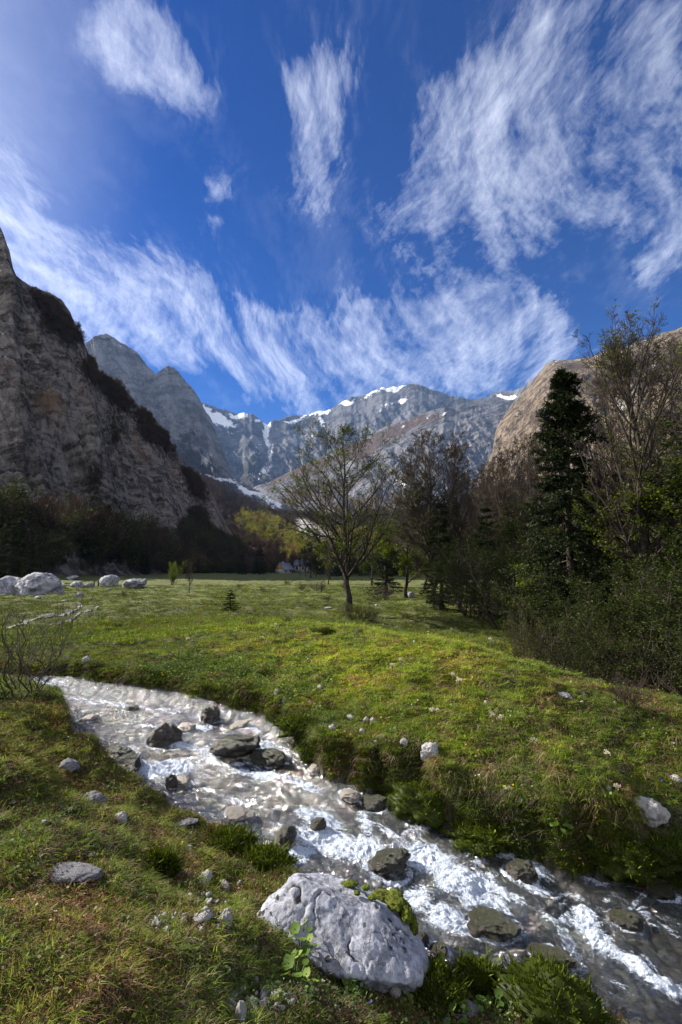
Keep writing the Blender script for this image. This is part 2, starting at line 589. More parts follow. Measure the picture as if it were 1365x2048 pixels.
def ground_z(x, y, want_masks=False):
    x = np.asarray(x, float)
    y = np.asarray(y, float)
    sh = x.shape
    xf, yf = x.ravel(), y.ravel()
    q = lr(xf, yf)
    z = np.empty(len(xf))
    for i in range(0, len(xf), 20000):
        d2 = ((q[i:i + 20000, None] - _K[None]) ** 2).sum(2)
        z[i:i + 20000] = tps(d2) @ _W[:_n] + _W[_n] + q[i:i + 20000] @ _W[_n + 1:]
    r = np.hypot(xf, yf)
    z = np.clip(z, -9, -0.4)
    # hummocks
    z = z + 0.15 * fbm(xf * 1.5, yf * 1.5, 0.3, 3) * sstep(r, 0.5, 2) + 0.075 * fbm(xf * 4.2, yf * 4.2, 1.3, 3) * (1 - sstep(r, 14, 40))
    z = z + 0.26 * fbm(xf * 0.28, yf * 0.28, 4.3, 3) * sstep(r, 11, 24) + 0.10 * fbm(xf * 0.9, yf * 0.6, 7.7, 2) * sstep(r, 12, 20)
    sdv = np.full(len(xf), 9.0)
    near = (r < 16) & (yf > -4)
    if near.any():
        sdv[near] = stream_sd(xf[near], yf[near])
        nb = near & (sdv < 1.0)
        if nb.any():
            zw, _ = water_z(xf[nb], yf[nb])
            s = sdv[nb] + 0.035 * fbm(xf[nb] * 6, yf[nb] * 6, 2.2, 2)
            bed = zw - 0.03 - 0.15 * sstep(-s, 0.0, 0.30) + 0.05 * fbm(xf[nb] * 4.2, yf[nb] * 4.2, 8.1, 4)
            zb = np.maximum(z[nb], zw + 0.035 + 0.12 * sstep(s, 0.0, 0.5))
            t = sstep(s, -0.02, 0.13)
            bank = zw - 0.03 + (zb - zw + 0.03) * t
            z[nb] = np.where(s < -0.02, bed, bank)
    if want_masks:
        return z.reshape(sh), sdv.reshape(sh)
    return z.reshape(sh)


def gz1(x, y):
    return float(ground_z(np.array([x]), np.array([y]))[0])


def ground_at_px(px, py, zoff=0.0):
    """where the ray through a pixel of the photograph meets the ground"""
    d = pdir(np.float64(px), np.float64(py))
    ts = np.exp(np.linspace(math.log(0.8), math.log(300), 1500))
    X = d[None] * ts[:, None]
    g = ground_z(X[:, 0], X[:, 1]) + zoff
    b = np.where(X[:, 2] < g)[0]
    i = b[0] if len(b) else len(ts) - 1
    return X[i].copy()


def water_at_px(px, py):
    d = pdir(np.float64(px), np.float64(py))
    ts = np.exp(np.linspace(math.log(1.0), math.log(30), 1200))
    X = d[None] * ts[:, None]
    g, _ = water_z(X[:, 0], X[:, 1])
    b = np.where(X[:, 2] < g)[0]
    i = b[0] if len(b) else len(ts) - 1
    return X[i].copy()


# ------------------------------------------------------------------ materials
def mat_rock_face(name, light, dark, veg_a, veg_b, sc, strata=0.0, warm=(0.30, 0.22, 0.13), bump=1.0, speck=None):
    """mountain rock with brush, scree and snow laid out by masks; sc = metres per main feature"""
    m, n = new_mat(name)
    pos = n.n('ShaderNodeNewGeometry').outputs['Position']
    n1 = n.noise(pos, 1.0 / sc, 7, 0.62, 0.6)
    stretch = n.vm('MULTIPLY', pos, (1.0, 1.0, 0.28))
    n2 = n.noise(stretch, 4.0 / sc, 6, 0.65, 0.4)
    n3 = n.noise(pos, 14.0 / sc, 5, 0.7)
    # slanting strata
    sv = n.n('ShaderNodeVectorRotate', {'Vector': pos, 'Angle': R(24), 'Axis': (0.2, 1.0, 0.1)}, rotation_type='AXIS_ANGLE').outputs[0]
    st = n.noise(n.vm('MULTIPLY', sv, (0.12, 0.12, 1.6)), 5.0 / sc, 4, 0.6, 0.5)
    f = n.m('ADD', n.m('MULTIPLY', n1, 0.5), n.m('ADD', n.m('MULTIPLY', n2, 0.5), n.m('MULTIPLY', st, strata)))
    f = n.ramp(f, 0.40 + strata * 0.5, 0.60 + strata * 0.5)
    col = n.mix(f, dark, light)
    col = n.mix(n.m('MULTIPLY', n.ramp(n3, 0.4, 0.75), 0.5), col, light)
    col = n.mix(n.m('MULTIPLY', n.ramp(n.noise(pos, 0.7 / sc, 4), 0.5, 0.7), n.m('ADD', 0.25, n.attr('warm'))), col, warm)
    crack = n.ramp(n.vor(n.vm('ADD', stretch, n.vm('SCALE', n.noise(pos, 3 / sc, 4, out=1), sc=sc * 0.5)), 3.1 / sc, 'DISTANCE_TO_EDGE'), 0.0, 0.06, 0.38, 0.0)
    crack = n.m('MULTIPLY', crack, n.ramp(n.noise(pos, 1.6 / sc, 3), 0.46, 0.62))
    col = n.mix(crack, col, tuple(c * 0.35 for c in dark))
    vg = n.attr('veg')
    vn = n.noise(pos, 6.0 / sc, 6, 0.7)
    vm_ = n.ramp(n.m('ADD', vg, n.m('MULTIPLY', n.m('SUBTRACT', vn, 0.5), 1.5)), 0.38, 0.62)
    vcol = n.mix(n.ramp(n3, 0.35, 0.65), veg_a, veg_b)
    if speck:
        vv = n.ramp(n.vor(pos, 22.0 / sc), 0.12, 0.3, 1.0, 0.0)
        vcol = n.mix(vv, vcol, speck)
    col = n.mix(vm_, col, vcol)
    scn = n.ramp(n.m('ADD', n.attr('scree'), n.m('MULTIPLY', n.m('SUBTRACT', n2, 0.5), 1.2)), 0.4, 0.6)
    col = n.mix(scn, col, n.mix(n3, (0.42, 0.41, 0.40, 1), (0.62, 0.60, 0.57, 1)))
    sn = n.ramp(n.m('ADD', n.attr('snow'), n.m('ADD', n.m('MULTIPLY', n.m('SUBTRACT', n2, 0.5), 1.3), n.m('ADD', n.m('MULTIPLY', n.m('SUBTRACT', n3, 0.5), 0.9), n.m('MULTIPLY', n.m('SUBTRACT', n1, 0.5), 0.8)))), 0.52, 0.70)
    col = n.mix(sn, col, (0.86, 0.88, 0.92, 1))
    h = n.m('ADD', n.m('MULTIPLY', n2, 1.0), n.m('ADD', n.m('MULTIPLY', n3, 0.35), n.m('MULTIPLY', st, strata)))
    h = n.m('SUBTRACT', h, n.m('MULTIPLY', crack, 0.25))
    nb = n.bump(h, 0.85 * bump, sc * 0.22)
    finish(n, pbsdf(n, col, 0.95, nb, 0.1))
    return m


def mat_limestone(name, light=(0.60, 0.60, 0.62), dark=(0.30, 0.30, 0.32), pits=0.0, moss=0.0, scale=1.0, wet=0.0, stain=(0.25, 0.19, 0.12), cracks=0.7, rough=None, lump=1.0):
    m, n = new_mat(name)
    tc = n.n('ShaderNodeTexCoord').outputs['Object']
    rnd = n.n('ShaderNodeObjectInfo').outputs['Random']
    p = n.vm('ADD', tc, n.n('ShaderNodeCombineXYZ', {0: n.m('MULTIPLY', rnd, 37.0), 1: n.m('MULTIPLY', rnd, 91.0), 2: n.m('MULTIPLY', rnd, 13.0)}).outputs[0])
    a = n.noise(p, 3.2 * scale, 7, 0.62, 0.3)
    b = n.noise(n.vm('MULTIPLY', p, (1, 1, 0.55)), 13 * scale, 7, 0.68, 0.5)
    c = n.noise(p, 55 * scale, 5, 0.7)
    f = n.m('ADD', n.m('MULTIPLY', a, 0.5), n.m('MULTIPLY', b, 0.5))
    col = n.mix(n.ramp(f, 0.40, 0.60), dark, light)
    col = n.mix(n.m('MULTIPLY', n.ramp(c, 0.35, 0.7), 0.35), col, tuple(min(1, x * 1.25) for x in light))
    col = n.mix(n.m('MULTIPLY', n.ramp(n.noise(p, 4.5 * scale, 5, 0.6), 0.56, 0.74), 0.45), col, stain)
    wv = n.vm('ADD', p, n.vm('SCALE', n.vm('SUBTRACT', n.noise(p, 5 * scale, 5, 0.6, out=1), (0.5, 0.5, 0.5)), sc=0.28 / scale))
    cd = n.vor(wv, 3.4 * scale, 'DISTANCE_TO_EDGE')
    gate = n.ramp(n.noise(p, 2.6 * scale, 2), 0.44, 0.58)
    crack = n.m('MULTIPLY', n.ramp(cd, 0.0, 0.022, 1.0, 0.0), n.m('MULTIPLY', gate, cracks))
    col = n.mix(crack, col, (0.035, 0.032, 0.03, 1))
    fz = n.ramp(n.attr('fissure'), 0.45, 0.9)
    col = n.mix(fz, col, (0.040, 0.034, 0.028, 1))
    h = n.m('SUBTRACT', n.m('ADD', n.m('MULTIPLY', b, lump), n.m('MULTIPLY', c, 0.30)), n.m('MULTIPLY', crack, 0.5))
    if pits > 0:
        pd = n.vor(n.vm('ADD', p, n.vm('SCALE', n.noise(p, 16 * scale, 3, out=1), sc=0.06 / scale)), 8.0 * scale, 'F1')
        pg = n.ramp(n.noise(p, 4 * scale, 3), 0.46, 0.6)
        pit = n.m('MULTIPLY', n.ramp(pd, 0.17, 0.27, 1.0, 0.0), n.m('MULTIPLY', pg, pits))
        col = n.mix(pit, col, (0.018, 0.016, 0.014, 1))
        h = n.m('SUBTRACT', h, n.m('MULTIPLY', pit, 0.6))
    nrm = n.n('ShaderNodeNewGeometry').outputs['Normal']
    nz = n.n('ShaderNodeSeparateXYZ', {0: nrm}).outputs[2]
    rg = 0.85
    if wet > 0:
        rg = n.ramp(c, 0.3, 0.7, 0.25, 0.6)
    if moss > 0:
        mn = n.noise(p, 6 * scale, 5, 0.65)
        mf = n.ramp(n.m('ADD', n.m('MULTIPLY', nz, 0.55), n.m('ADD', mn, moss - 1.0)), 0.42, 0.56)
        mc = n.mix(n.noise(p, 26 * scale, 4), (0.009, 0.010, 0.003, 1), (0.038, 0.042, 0.006, 1))
        col = n.mix(mf, col, mc)
        h = n.m('ADD', h, n.m('MULTIPLY', mf, n.m('ADD', 0.3, n.m('MULTIPLY', c, 1.2))))
    nb = n.bump(h, 0.9, 0.035 / scale)
    finish(n, pbsdf(n, col, rg, nb, 0.5 if wet > 0 else 0.2))
    return m


def mat_leaf(name, ca, cb, cc=None, trans=0.35, use_tint=False, rough=0.7):
    """foliage; colour varies with the rnd attribute (and tint per instance)"""
    m, n = new_mat(name)
    f = n.attr('rnd')
    col = n.mix(f, ca, cb)
    if cc is not None:
        col = n.mix(n.ramp(f, 0.72, 0.95), col, cc)
    if use_tint:
        tv = n.attr('tint', 'INSTANCER', 'Vector')
        col = n.mix(1.0, col, tv, 'MULTIPLY')
    else:
        rnd = n.n('ShaderNodeObjectInfo').outputs['Random']
        col = n.mix(1.0, col, n.mix(rnd, (0.82, 0.82, 0.82, 1), (1.15, 1.12, 1.0, 1)), 'MULTIPLY')
    d = n.n('ShaderNodeBsdfDiffuse', {'Color': col}).outputs[0]
    t = n.n('ShaderNodeBsdfTranslucent', {'Color': n.mix(1.0, col, (1.2, 1.15, 0.6, 1), 'MULTIPLY')}).outputs[0]
    ms = n.n('ShaderNodeMixShader', {0: trans, 1: d, 2: t}).outputs[0]
    g = n.n('ShaderNodeBsdfGlossy', {'Color': (1, 1, 1, 1), 'Roughness': 0.5}).outputs[0]
    ms = n.n('ShaderNodeMixShader', {0: 0.006, 1: ms, 2: g}).outputs[0]
    finish(n, ms)
    return m


def mat_bark(name, ca, cb, scale=8.0):
    m, n = new_mat(name)
    tc = n.n('ShaderNodeTexCoord').outputs['Object']
    f = n.noise(n.vm('MULTIPLY', tc, (1, 1, 0.3)), scale, 6, 0.65)
    col = n.mix(n.ramp(f, 0.35, 0.65), ca, cb)
    li = n.ramp(n.noise(tc, scale * 0.5, 4), 0.58, 0.7, 0.0, 0.5)
    col = n.mix(li, col, (0.10, 0.10, 0.085, 1))
    finish(n, pbsdf(n, col, 0.95, n.bump(f, 0.6, 0.03), 0.1))
    return m


def mat_plain(name, col, var=0.25, scale=8.0, rough=0.8, bump=0.2):
    m, n = new_mat(name)
    tc = n.n('ShaderNodeTexCoord').outputs['Object']
    f = n.noise(tc, scale, 5, 0.6)
    c = n.mix(f, tuple(x * (1 - var) for x in col), tuple(min(1, x * (1 + var)) for x in col))
    finish(n, pbsdf(n, c, rough, n.bump(f, bump, 0.02), 0.2))
    return m


M = {}
M['cliff'] = mat_rock_face('cliff_rock', (0.30, 0.265, 0.24), (0.042, 0.034, 0.028), (0.030, 0.024, 0.018), (0.070, 0.052, 0.036), 15.0, 0.6, warm=(0.24, 0.15, 0.085), bump=1.5)
M['peaks'] = mat_rock_face('peak_rock', (0.20, 0.198, 0.20), (0.065, 0.064, 0.066), (0.035, 0.030, 0.024), (0.06, 0.045, 0.03), 120.0, 0.25, warm=(0.17, 0.16, 0.15))
M['headwall'] = mat_rock_face('headwall_rock', (0.15, 0.148, 0.152), (0.038, 0.038, 0.042), (0.030, 0.030, 0.024), (0.05, 0.045, 0.03), 230.0, 0.25, warm=(0.2, 0.19, 0.18))
M['buttress'] = mat_rock_face('buttress_rock', (0.165, 0.16, 0.165), (0.050, 0.048, 0.050), (0.055, 0.038, 0.025), (0.095, 0.065, 0.042), 120.0, 0.6, warm=(0.16, 0.14, 0.12))
M['sunny'] = mat_rock_face('sunny_slope_rock', (0.30, 0.235, 0.165), (0.050, 0.038, 0.027), (0.050, 0.036, 0.024), (0.095, 0.068, 0.043), 40.0, 0.7, warm=(0.22, 0.14, 0.07), bump=1.8, speck=(0.022, 0.026, 0.012, 1))
M['hillside'] = mat_rock_face('hillside_wood', (0.40, 0.37, 0.33), (0.20, 0.18, 0.15), (0.045, 0.032, 0.02), (0.10, 0.072, 0.04), 40.0, 0.1, speck=(0.03, 0.035, 0.012, 1))
M['boulder'] = mat_limestone('pale_limestone', (0.33, 0.34, 0.385), (0.115, 0.12, 0.14), pits=0.95, scale=1.9, lump=0.35, stain=(0.10, 0.095, 0.085))
M['field_boulder'] = mat_limestone('field_limestone', (0.38, 0.38, 0.41), (0.10, 0.10, 0.11), pits=0.5, scale=0.8, cracks=0.9)
M['white_stone'] = mat_limestone('white_stone', (0.42, 0.405, 0.385), (0.16, 0.15, 0.14), scale=7.0, cracks=0.3, stain=(0.42, 0.33, 0.24))
M['grey_stone'] = mat_limestone('grey_stone', (0.26, 0.255, 0.27), (0.07, 0.068, 0.07), pits=0.6, scale=5.0)
M['wet_rock'] = mat_limestone('wet_mossy_rock', (0.055, 0.046, 0.037), (0.012, 0.010, 0.008), scale=6.0, wet=1.0, moss=0.56, stain=(0.06, 0.04, 0.02))
M['wet_pale'] = mat_limestone('wet_pale_rock', (0.34, 0.30, 0.25), (0.11, 0.095, 0.08), scale=4.0, wet=1.0, moss=0.30, stain=(0.14, 0.09, 0.05))
M['bark'] = mat_bark('bark', (0.020, 0.016, 0.013), (0.060, 0.048, 0.038))
M['twig'] = mat_plain('twig_bark', (0.040, 0.030, 0.022))
M['brown_twig'] = mat_plain('brown_twig_bark', (0.042, 0.028, 0.020))
M['needle'] = mat_leaf('spruce_needles', (0.008, 0.013, 0.006), (0.022, 0.032, 0.012), (0.036, 0.046, 0.016), trans=0.12)
M['spring_leaf'] = mat_leaf('spring_leaves', (0.042, 0.066, 0.006), (0.088, 0.125, 0.010), (0.13, 0.165, 0.016), trans=0.45)
M['dark_leaf'] = mat_leaf('dim_leaves', (0.013, 0.020, 0.005), (0.030, 0.044, 0.009), (0.050, 0.068, 0.013), trans=0.3)
M['willow_leaf'] = mat_leaf('willow_leaves', (0.030, 0.033, 0.010), (0.050, 0.056, 0.015), (0.075, 0.082, 0.022), trans=0.3)
M['bud'] = mat_leaf('buds', (0.040, 0.045, 0.012), (0.065, 0.085, 0.016), (0.10, 0.13, 0.02), trans=0.35)
M['herb_leaf'] = mat_leaf('herb_leaves', (0.065, 0.12, 0.022), (0.13, 0.20, 0.045), (0.20, 0.27, 0.06), trans=0.35)
M['dry_stem'] = mat_leaf('dry_stems', (0.10, 0.07, 0.04), (0.20, 0.15, 0.09), (0.30, 0.24, 0.16), trans=0.1)
M['seed_head'] = mat_leaf('seed_heads', (0.42, 0.38, 0.33), (0.62, 0.58, 0.52), (0.75, 0.72, 0.68), trans=0.2)


# ------------------------------------------------------------------ mountains
def mountain(name, crest, base, nc, nr, prof, disp, masks, mat, label=None, back=0.5, nback=24, seed=0.0, crest_rough=0.0, profile_fn=None):
    """crest: (px, py, distance); base: (px at crest, px of foot, distance, z). Solid ridge with front face and back side."""
    c = np.array(crest, float)
    u = np.linspace(c[0, 0], c[-1, 0], nc)
    cy = np.interp(u, c[:, 0], c[:, 1])
    cr = np.interp(u, c[:, 0], c[:, 2])
    cy = cy + crest_rough * fbm(u / 34.0, seed + 1.5, 0.0, 5, 0.6)
    Cw = at_r(u, cy, cr)
    b = np.array(base, float)
    bp = np.interp(u, b[:, 0], b[:, 1])
    bd = np.interp(u, b[:, 0], b[:, 2])
    bz = np.interp(u, b[:, 0], b[:, 3])
    Bw = at_r(bp, 1130 + 0 * bp, bd)
    Bw[:, 2] = bz
    t = np.linspace(0, 1, nr) ** 0.9
    if profile_fn is None:
        f = 0.35 * t + 0.65 * t ** prof
    else:
        f = profile_fn(t)
    X = Bw[None] * (1 - t)[:, None, None] + Cw[None] * t[:, None, None]
    X[:, :, 2] = Bw[None, :, 2] + (Cw - Bw)[None, :, 2] * f[:, None]
    out = (Bw - Cw)
    out[:, 2] = 0
    out /= np.linalg.norm(out, axis=1)[:, None]
    H = (Cw - Bw)[:, 2].mean()
    nrm = out * 0.8 + np.array([0, 0, 0.6])
    s = np.concatenate([[0], np.cumsum(np.linalg.norm(np.diff(Cw[:, :2], axis=0), axis=1))])
    S = np.broadcast_to(s[None], X.shape[:2])
    win = sstep(t, 0.0, 0.12) * (1 - 0.85 * sstep(t, 0.72, 1.0))
    D = np.zeros(X.shape[:2])
    for (lam, amp, stretch, slant, ridged, oc) in disp:
        q = (S + slant * X[:, :, 2]) / lam
        k = fbm(q, X[:, :, 2] / (lam * stretch) + seed, seed * 3.1 + X[:, :, 1] / (lam * 5), oc, 0.52, ridged=ridged)
        D += amp * (k - (0.25 if ridged else 0))
    X = X + nrm[None] * (D * win[:, None])[:, :, None]
    # back side
    tb = np.linspace(0, 1, nback + 1)[1:]
    dist = np.hypot(Cw[:, 0], Cw[:, 1])
    awy = -out
    wid = back * H
    K = X[-1][None] + awy[None] * (tb * wid)[:, None, None] * 2.0
    K[:, :, 2] = X[-1][None, :, 2] * (1 - tb[:, None] ** 1.3) + (bz[None] - 30) * tb[:, None] ** 1.3
    G = np.concatenate([X, K], 0)
    px, py = proj(G)
    wx = px + 22 * fbm(px / 60, py / 60, seed + 2, 4)
    wy = py + 22 * fbm(px / 60, py / 60, seed + 8, 4)
    isb = np.concatenate([np.zeros(X.shape[:2]), np.ones(K.shape[:2])], 0)
    at = {k: fn(wx, wy, G) for k, fn in masks.items()}
    for k in ('veg', 'snow', 'scree', 'warm'):
        at.setdefault(k, np.zeros(G.shape[:2]))
    me = mesh_np(name, G.reshape(-1, 3), grid_quads(G.shape[0], nc)[:, ::-1], None, {k: v.ravel() for k, v in at.items()})
    o = obj(name, me, mat)
    tag(o, kind='structure')
    if label:
        o['label'] = label
    return X, {k: v[:nr] for k, v in at.items()}


Z0 = lambda x, y, G: np.zeros(x.shape)

# far head wall with snow
mountain('mountain', [(150, 900, 4300), (300, 830, 4300), (395, 806, 4200), (420, 812, 4200), (445, 820, 4200), (482, 825, 4150), (505, 828, 4100), (522, 840, 4100), (536, 852, 4150), (545, 840, 4150), (600, 832, 4200), (662, 819, 4150), (690, 803, 4100), (704, 794, 4100), (722, 797, 4100),
                      (765, 777, 4000), (800, 770, 4000), (835, 766, 3950), (868, 782, 3900), (895, 790, 3900), (950, 799, 3800), (975, 799, 3700), (985, 788, 3700), (1032, 783, 3600), (1045, 775, 3500), (1062, 760, 3400), (1085, 745, 3300), (1150, 720, 3200), (1300, 700, 3200)],
         [(150, 300, 2300, -5), (400, 430, 2400, 20), (545, 545, 2500, 60), (700, 690, 2500, 40), (900, 850, 2400, 40), (1300, 1000, 2200, 20)], 640, 260, 2.2,
         [(620, 130, 2.6, 0.5, True, 5), (240, 56, 1.5, 0.3, True, 5), (80, 26, 1.0, -0.2, True, 5)],
         {'snow': lambda x, y, G: ell(x, y, [(412, 818, 22, 14, 10, 1.0), (440, 838, 45, 18, 20, 1.0), (480, 832, 30, 9, 10, .8), (455, 860, 40, 14, 25, .62), (536, 860, 9, 45, -8, .95), (540, 900, 12, 30, 5, .62), (520, 850, 14, 8, 0, .8),
                                             (600, 835, 60, 6, -5, .85), (645, 828, 30, 14, -10, .9), (690, 806, 24, 8, -15, .95), (640, 845, 12, 8, 0, .8), (735, 797, 35, 5, -22, .75), (790, 775, 55, 6, -8, .9), (800, 803, 24, 10, -35, .8), (770, 815, 40, 8, -30, .55), (1010, 791, 32, 6, -6, 1.0),
                                             (880, 818, 40, 6, -25, .6), (620, 880, 20, 10, 0, .5), (500, 900, 40, 30, 0, .42), (530, 940, 22, 30, 0, .6), (520, 960, 60, 10, 30, .5)]),
          'veg': lambda x, y, G: ell(x, y, [(600, 850, 55, 14, -5, .75), (505, 950, 30, 60, 10, .85), (520, 835, 20, 12, 0, .6), (840, 775, 60, 10, 10, .6), (930, 805, 60, 12, 5, .6), (1000, 800, 40, 8, 0, .5), (900, 830, 50, 18, -10, .75), (1060, 790, 40, 30, -40, .6), (700, 800, 30, 6, -10, .6)]),
          'scree': lambda x, y, G: ell(x, y, [(535, 940, 14, 50, 8, .6), (550, 1000, 40, 10, 20, .6), (925, 890, 16, 30, 15, .55), (900, 905, 10, 30, 10, .5), (955, 925, 12, 40, 15, .6)])}, M['headwall'], seed=3.0, crest_rough=9)

# buttress in front of the head wall, with its brown band
mountain('mountain', [(480, 985, 3000), (545, 962, 3000), (590, 940, 2950), (640, 916, 2900), (700, 893, 2850), (760, 858, 2800), (820, 838, 2750), (865, 822, 2700), (892, 816, 2700), (910, 817, 2720), (945, 812, 2750), (985, 806, 2780), (1030, 800, 2800), (1100, 800, 2800)],
         [(480, 470, 1700, 10), (600, 600, 1700, 10), (760, 740, 1650, 10), (900, 860, 1750, 20), (1100, 1010, 1900, 20)], 460, 220, 1.6,
         [(420, 62, 2.4, 0.9, True, 5), (140, 30, 1.2, 0.7, True, 5), (45, 14, 0.8, 0.4, True, 5)],
         {'veg': lambda x, y, G: np.maximum(ell(x, y, [(620, 935, 70, 22, -22, .85), (720, 902, 90, 20, -25, 1.0), (800, 860, 80, 14, -25, .95), (870, 828, 30, 10, -20, .8), (620, 985, 80, 22, -15, .85), (740, 1010, 140, 26, 0, .9), (560, 960, 40, 20, -20, .7), (930, 905, 30, 40, 20, .55)]), 0.12),
          'scree': lambda x, y, G: ell(x, y, [(760, 868, 90, 4, -25, .35), (900, 900, 14, 30, 20, .65), (940, 900, 16, 50, 20, .45), (700, 950, 60, 10, -30, .35), (800, 960, 20, 30, 10, .6)]),
          'warm': lambda x, y, G: ell(x, y, [(620, 940, 120, 40, -25, .4)]),
          'snow': lambda x, y, G: ell(x, y, [(885, 822, 30, 4, -25, .55), (960, 900, 10, 40, 15, .45), (845, 835, 60, 3, -25, .45)])}, M['buttress'], seed=7.0, crest_rough=4)

# two grey peaks on the left
mountain('mountain', [(-60, 760, 2100), (60, 720, 2150), (150, 700, 2200), (178, 684, 2200), (196, 673, 2200), (215, 671, 2200), (232, 680, 2200), (252, 692, 2200), (275, 710, 2200), (300, 738, 2150), (312, 752, 2100), (322, 744, 2100), (334, 738, 2100), (348, 738, 2100), (360, 748, 2080), (380, 775, 2050), (396, 795, 2020), (410, 825, 2000), (425, 850, 1980), (436, 880, 1950), (450, 910, 1920), (462, 945, 1900), (480, 962, 1850), (520, 985, 1800), (560, 1008, 1750), (600, 1030, 1700)],
         [(-60, 100, 900, -5), (180, 330, 1000, 0), (330, 430, 1050, 5), (450, 480, 1200, 10), (600, 600, 1350, 20)], 560, 300, 2.6,
         [(330, 85, 2.2, 0.7, True, 5), (120, 42, 2.2, 0.6, True, 5), (38, 16, 1.9, 0.5, True, 5), (14, 6, 1.5, 0.3, True, 4)],
         {'veg': lambda x, y, G: np.maximum(ell(x, y, [(395, 940, 70, 40, 40, .9), (480, 1010, 110, 28, 28, 1.0), (430, 990, 60, 40, 30, 1.0), (370, 880, 30, 40, 30, .6), (215, 672, 30, 5, 0, .7), (345, 742, 16, 6, 0, .5)]), 0.08),
          'snow': lambda x, y, G: ell(x, y, [(215, 690, 40, 10, 10, .45), (440, 960, 40, 5, 22, .95), (500, 985, 60, 8, 28, 1.0), (545, 1003, 30, 7, 20, .9)]),
          'scree': lambda x, y, G: ell(x, y, [(415, 920, 24, 40, -20, .55), (400, 950, 40, 20, 30, .4)])}, M['peaks'], seed=11.0, crest_rough=11)

# sunny slope on the right
mountain('mountain', [(900, 1075, 1250), (945, 985, 1350), (965, 945, 1380), (985, 905, 1400), (990, 870, 1430), (1000, 845, 1450), (1020, 815, 1480), (1045, 785, 1500), (1070, 758, 1500), (1092, 733, 1500), (1108, 724, 1480), (1150, 721, 1450), (1185, 714, 1400), (1240, 696, 1350), (1300, 676, 1300), (1365, 655, 1250), (1450, 615, 1200), (1600, 560, 1100), (1900, 500, 1000), (2500, 560, 900)],
         [(900, 900, 700, -5), (985, 940, 600, -4), (1100, 1000, 420, -4), (1365, 1250, 260, -3), (1600, 1500, 200, -3), (2500, 2300, 180, -3)], 620, 320, 1.5,
         [(260, 40, 1.3, 0.9, True, 4), (80, 24, 0.8, 0.6, True, 5), (24, 10.0, 0.6, 0.4, True, 5), (9, 3.0, 0.7, 0.3, True, 4)],
         {'veg': lambda x, y, G: np.maximum(ell(x, y, [(1280, 740, 220, 50, -15, .85), (1090, 830, 50, 16, -25, .8), (1340, 850, 120, 60, -10, .6), (1150, 740, 60, 20, -10, .7), (960, 990, 60, 40, -30, .95), (1040, 800, 30, 12, -35, .5), (1200, 900, 100, 60, 0, .45), (1150, 1000, 300, 50, 0, .9)]), 0.22),
          'snow': lambda x, y, G: ell(x, y, [(1108, 727, 16, 3, -10, .75), (1160, 720, 40, 2, 0, .5)]),
          'scree': lambda x, y, G: ell(x, y, [(1310, 720, 30, 20, -40, .5), (1250, 800, 30, 60, 30, .55), (1180, 870, 16, 60, 20, .5)])}, M['sunny'], seed=17.0, crest_rough=4)

# wooded rise of the valley floor
HX, HA = mountain('hillside', [(250, 965, 1300), (380, 952, 1150), (430, 965, 1100), (470, 992, 1050), (520, 1018, 1000), (560, 1030, 950), (620, 1032, 950), (700, 1036, 950), (800, 1030, 950), (900, 1015, 950), (1000, 1000, 950), (1150, 980, 900)],
                  [(250, 250, 420, -5), (1150, 1150, 420, -5)], 260, 120, 1.25,
                  [(120, 16, 3, 0.5, False, 4), (30, 4, 2, 0.3, False, 3)],
                  {'veg': lambda x, y, G: np.clip(1.0 - ell(x, y, [(625, 1065, 50, 26, 25, 1.1), (680, 1095, 50, 16, 10, .8), (585, 1045, 30, 12, 20, .6)]), 0, 1),
                   'scree': lambda x, y, G: ell(x, y, [(625, 1065, 42, 22, 25, .8), (680, 1092, 40, 10, 10, .6)])}, M['hillside'], seed=23.0)


# dark cliff on the left; its unseen end is lowered to admit the sun
def cliff_prof(t):
    return 0.50 * t ** 1.7 + 0.50 * (0.72 * sstep(t, 0.30, 0.62) * 0.55 + 0.28 * t + 0.45 * 0.72 * sstep(t, 0.55, 1.0) * 1.0)


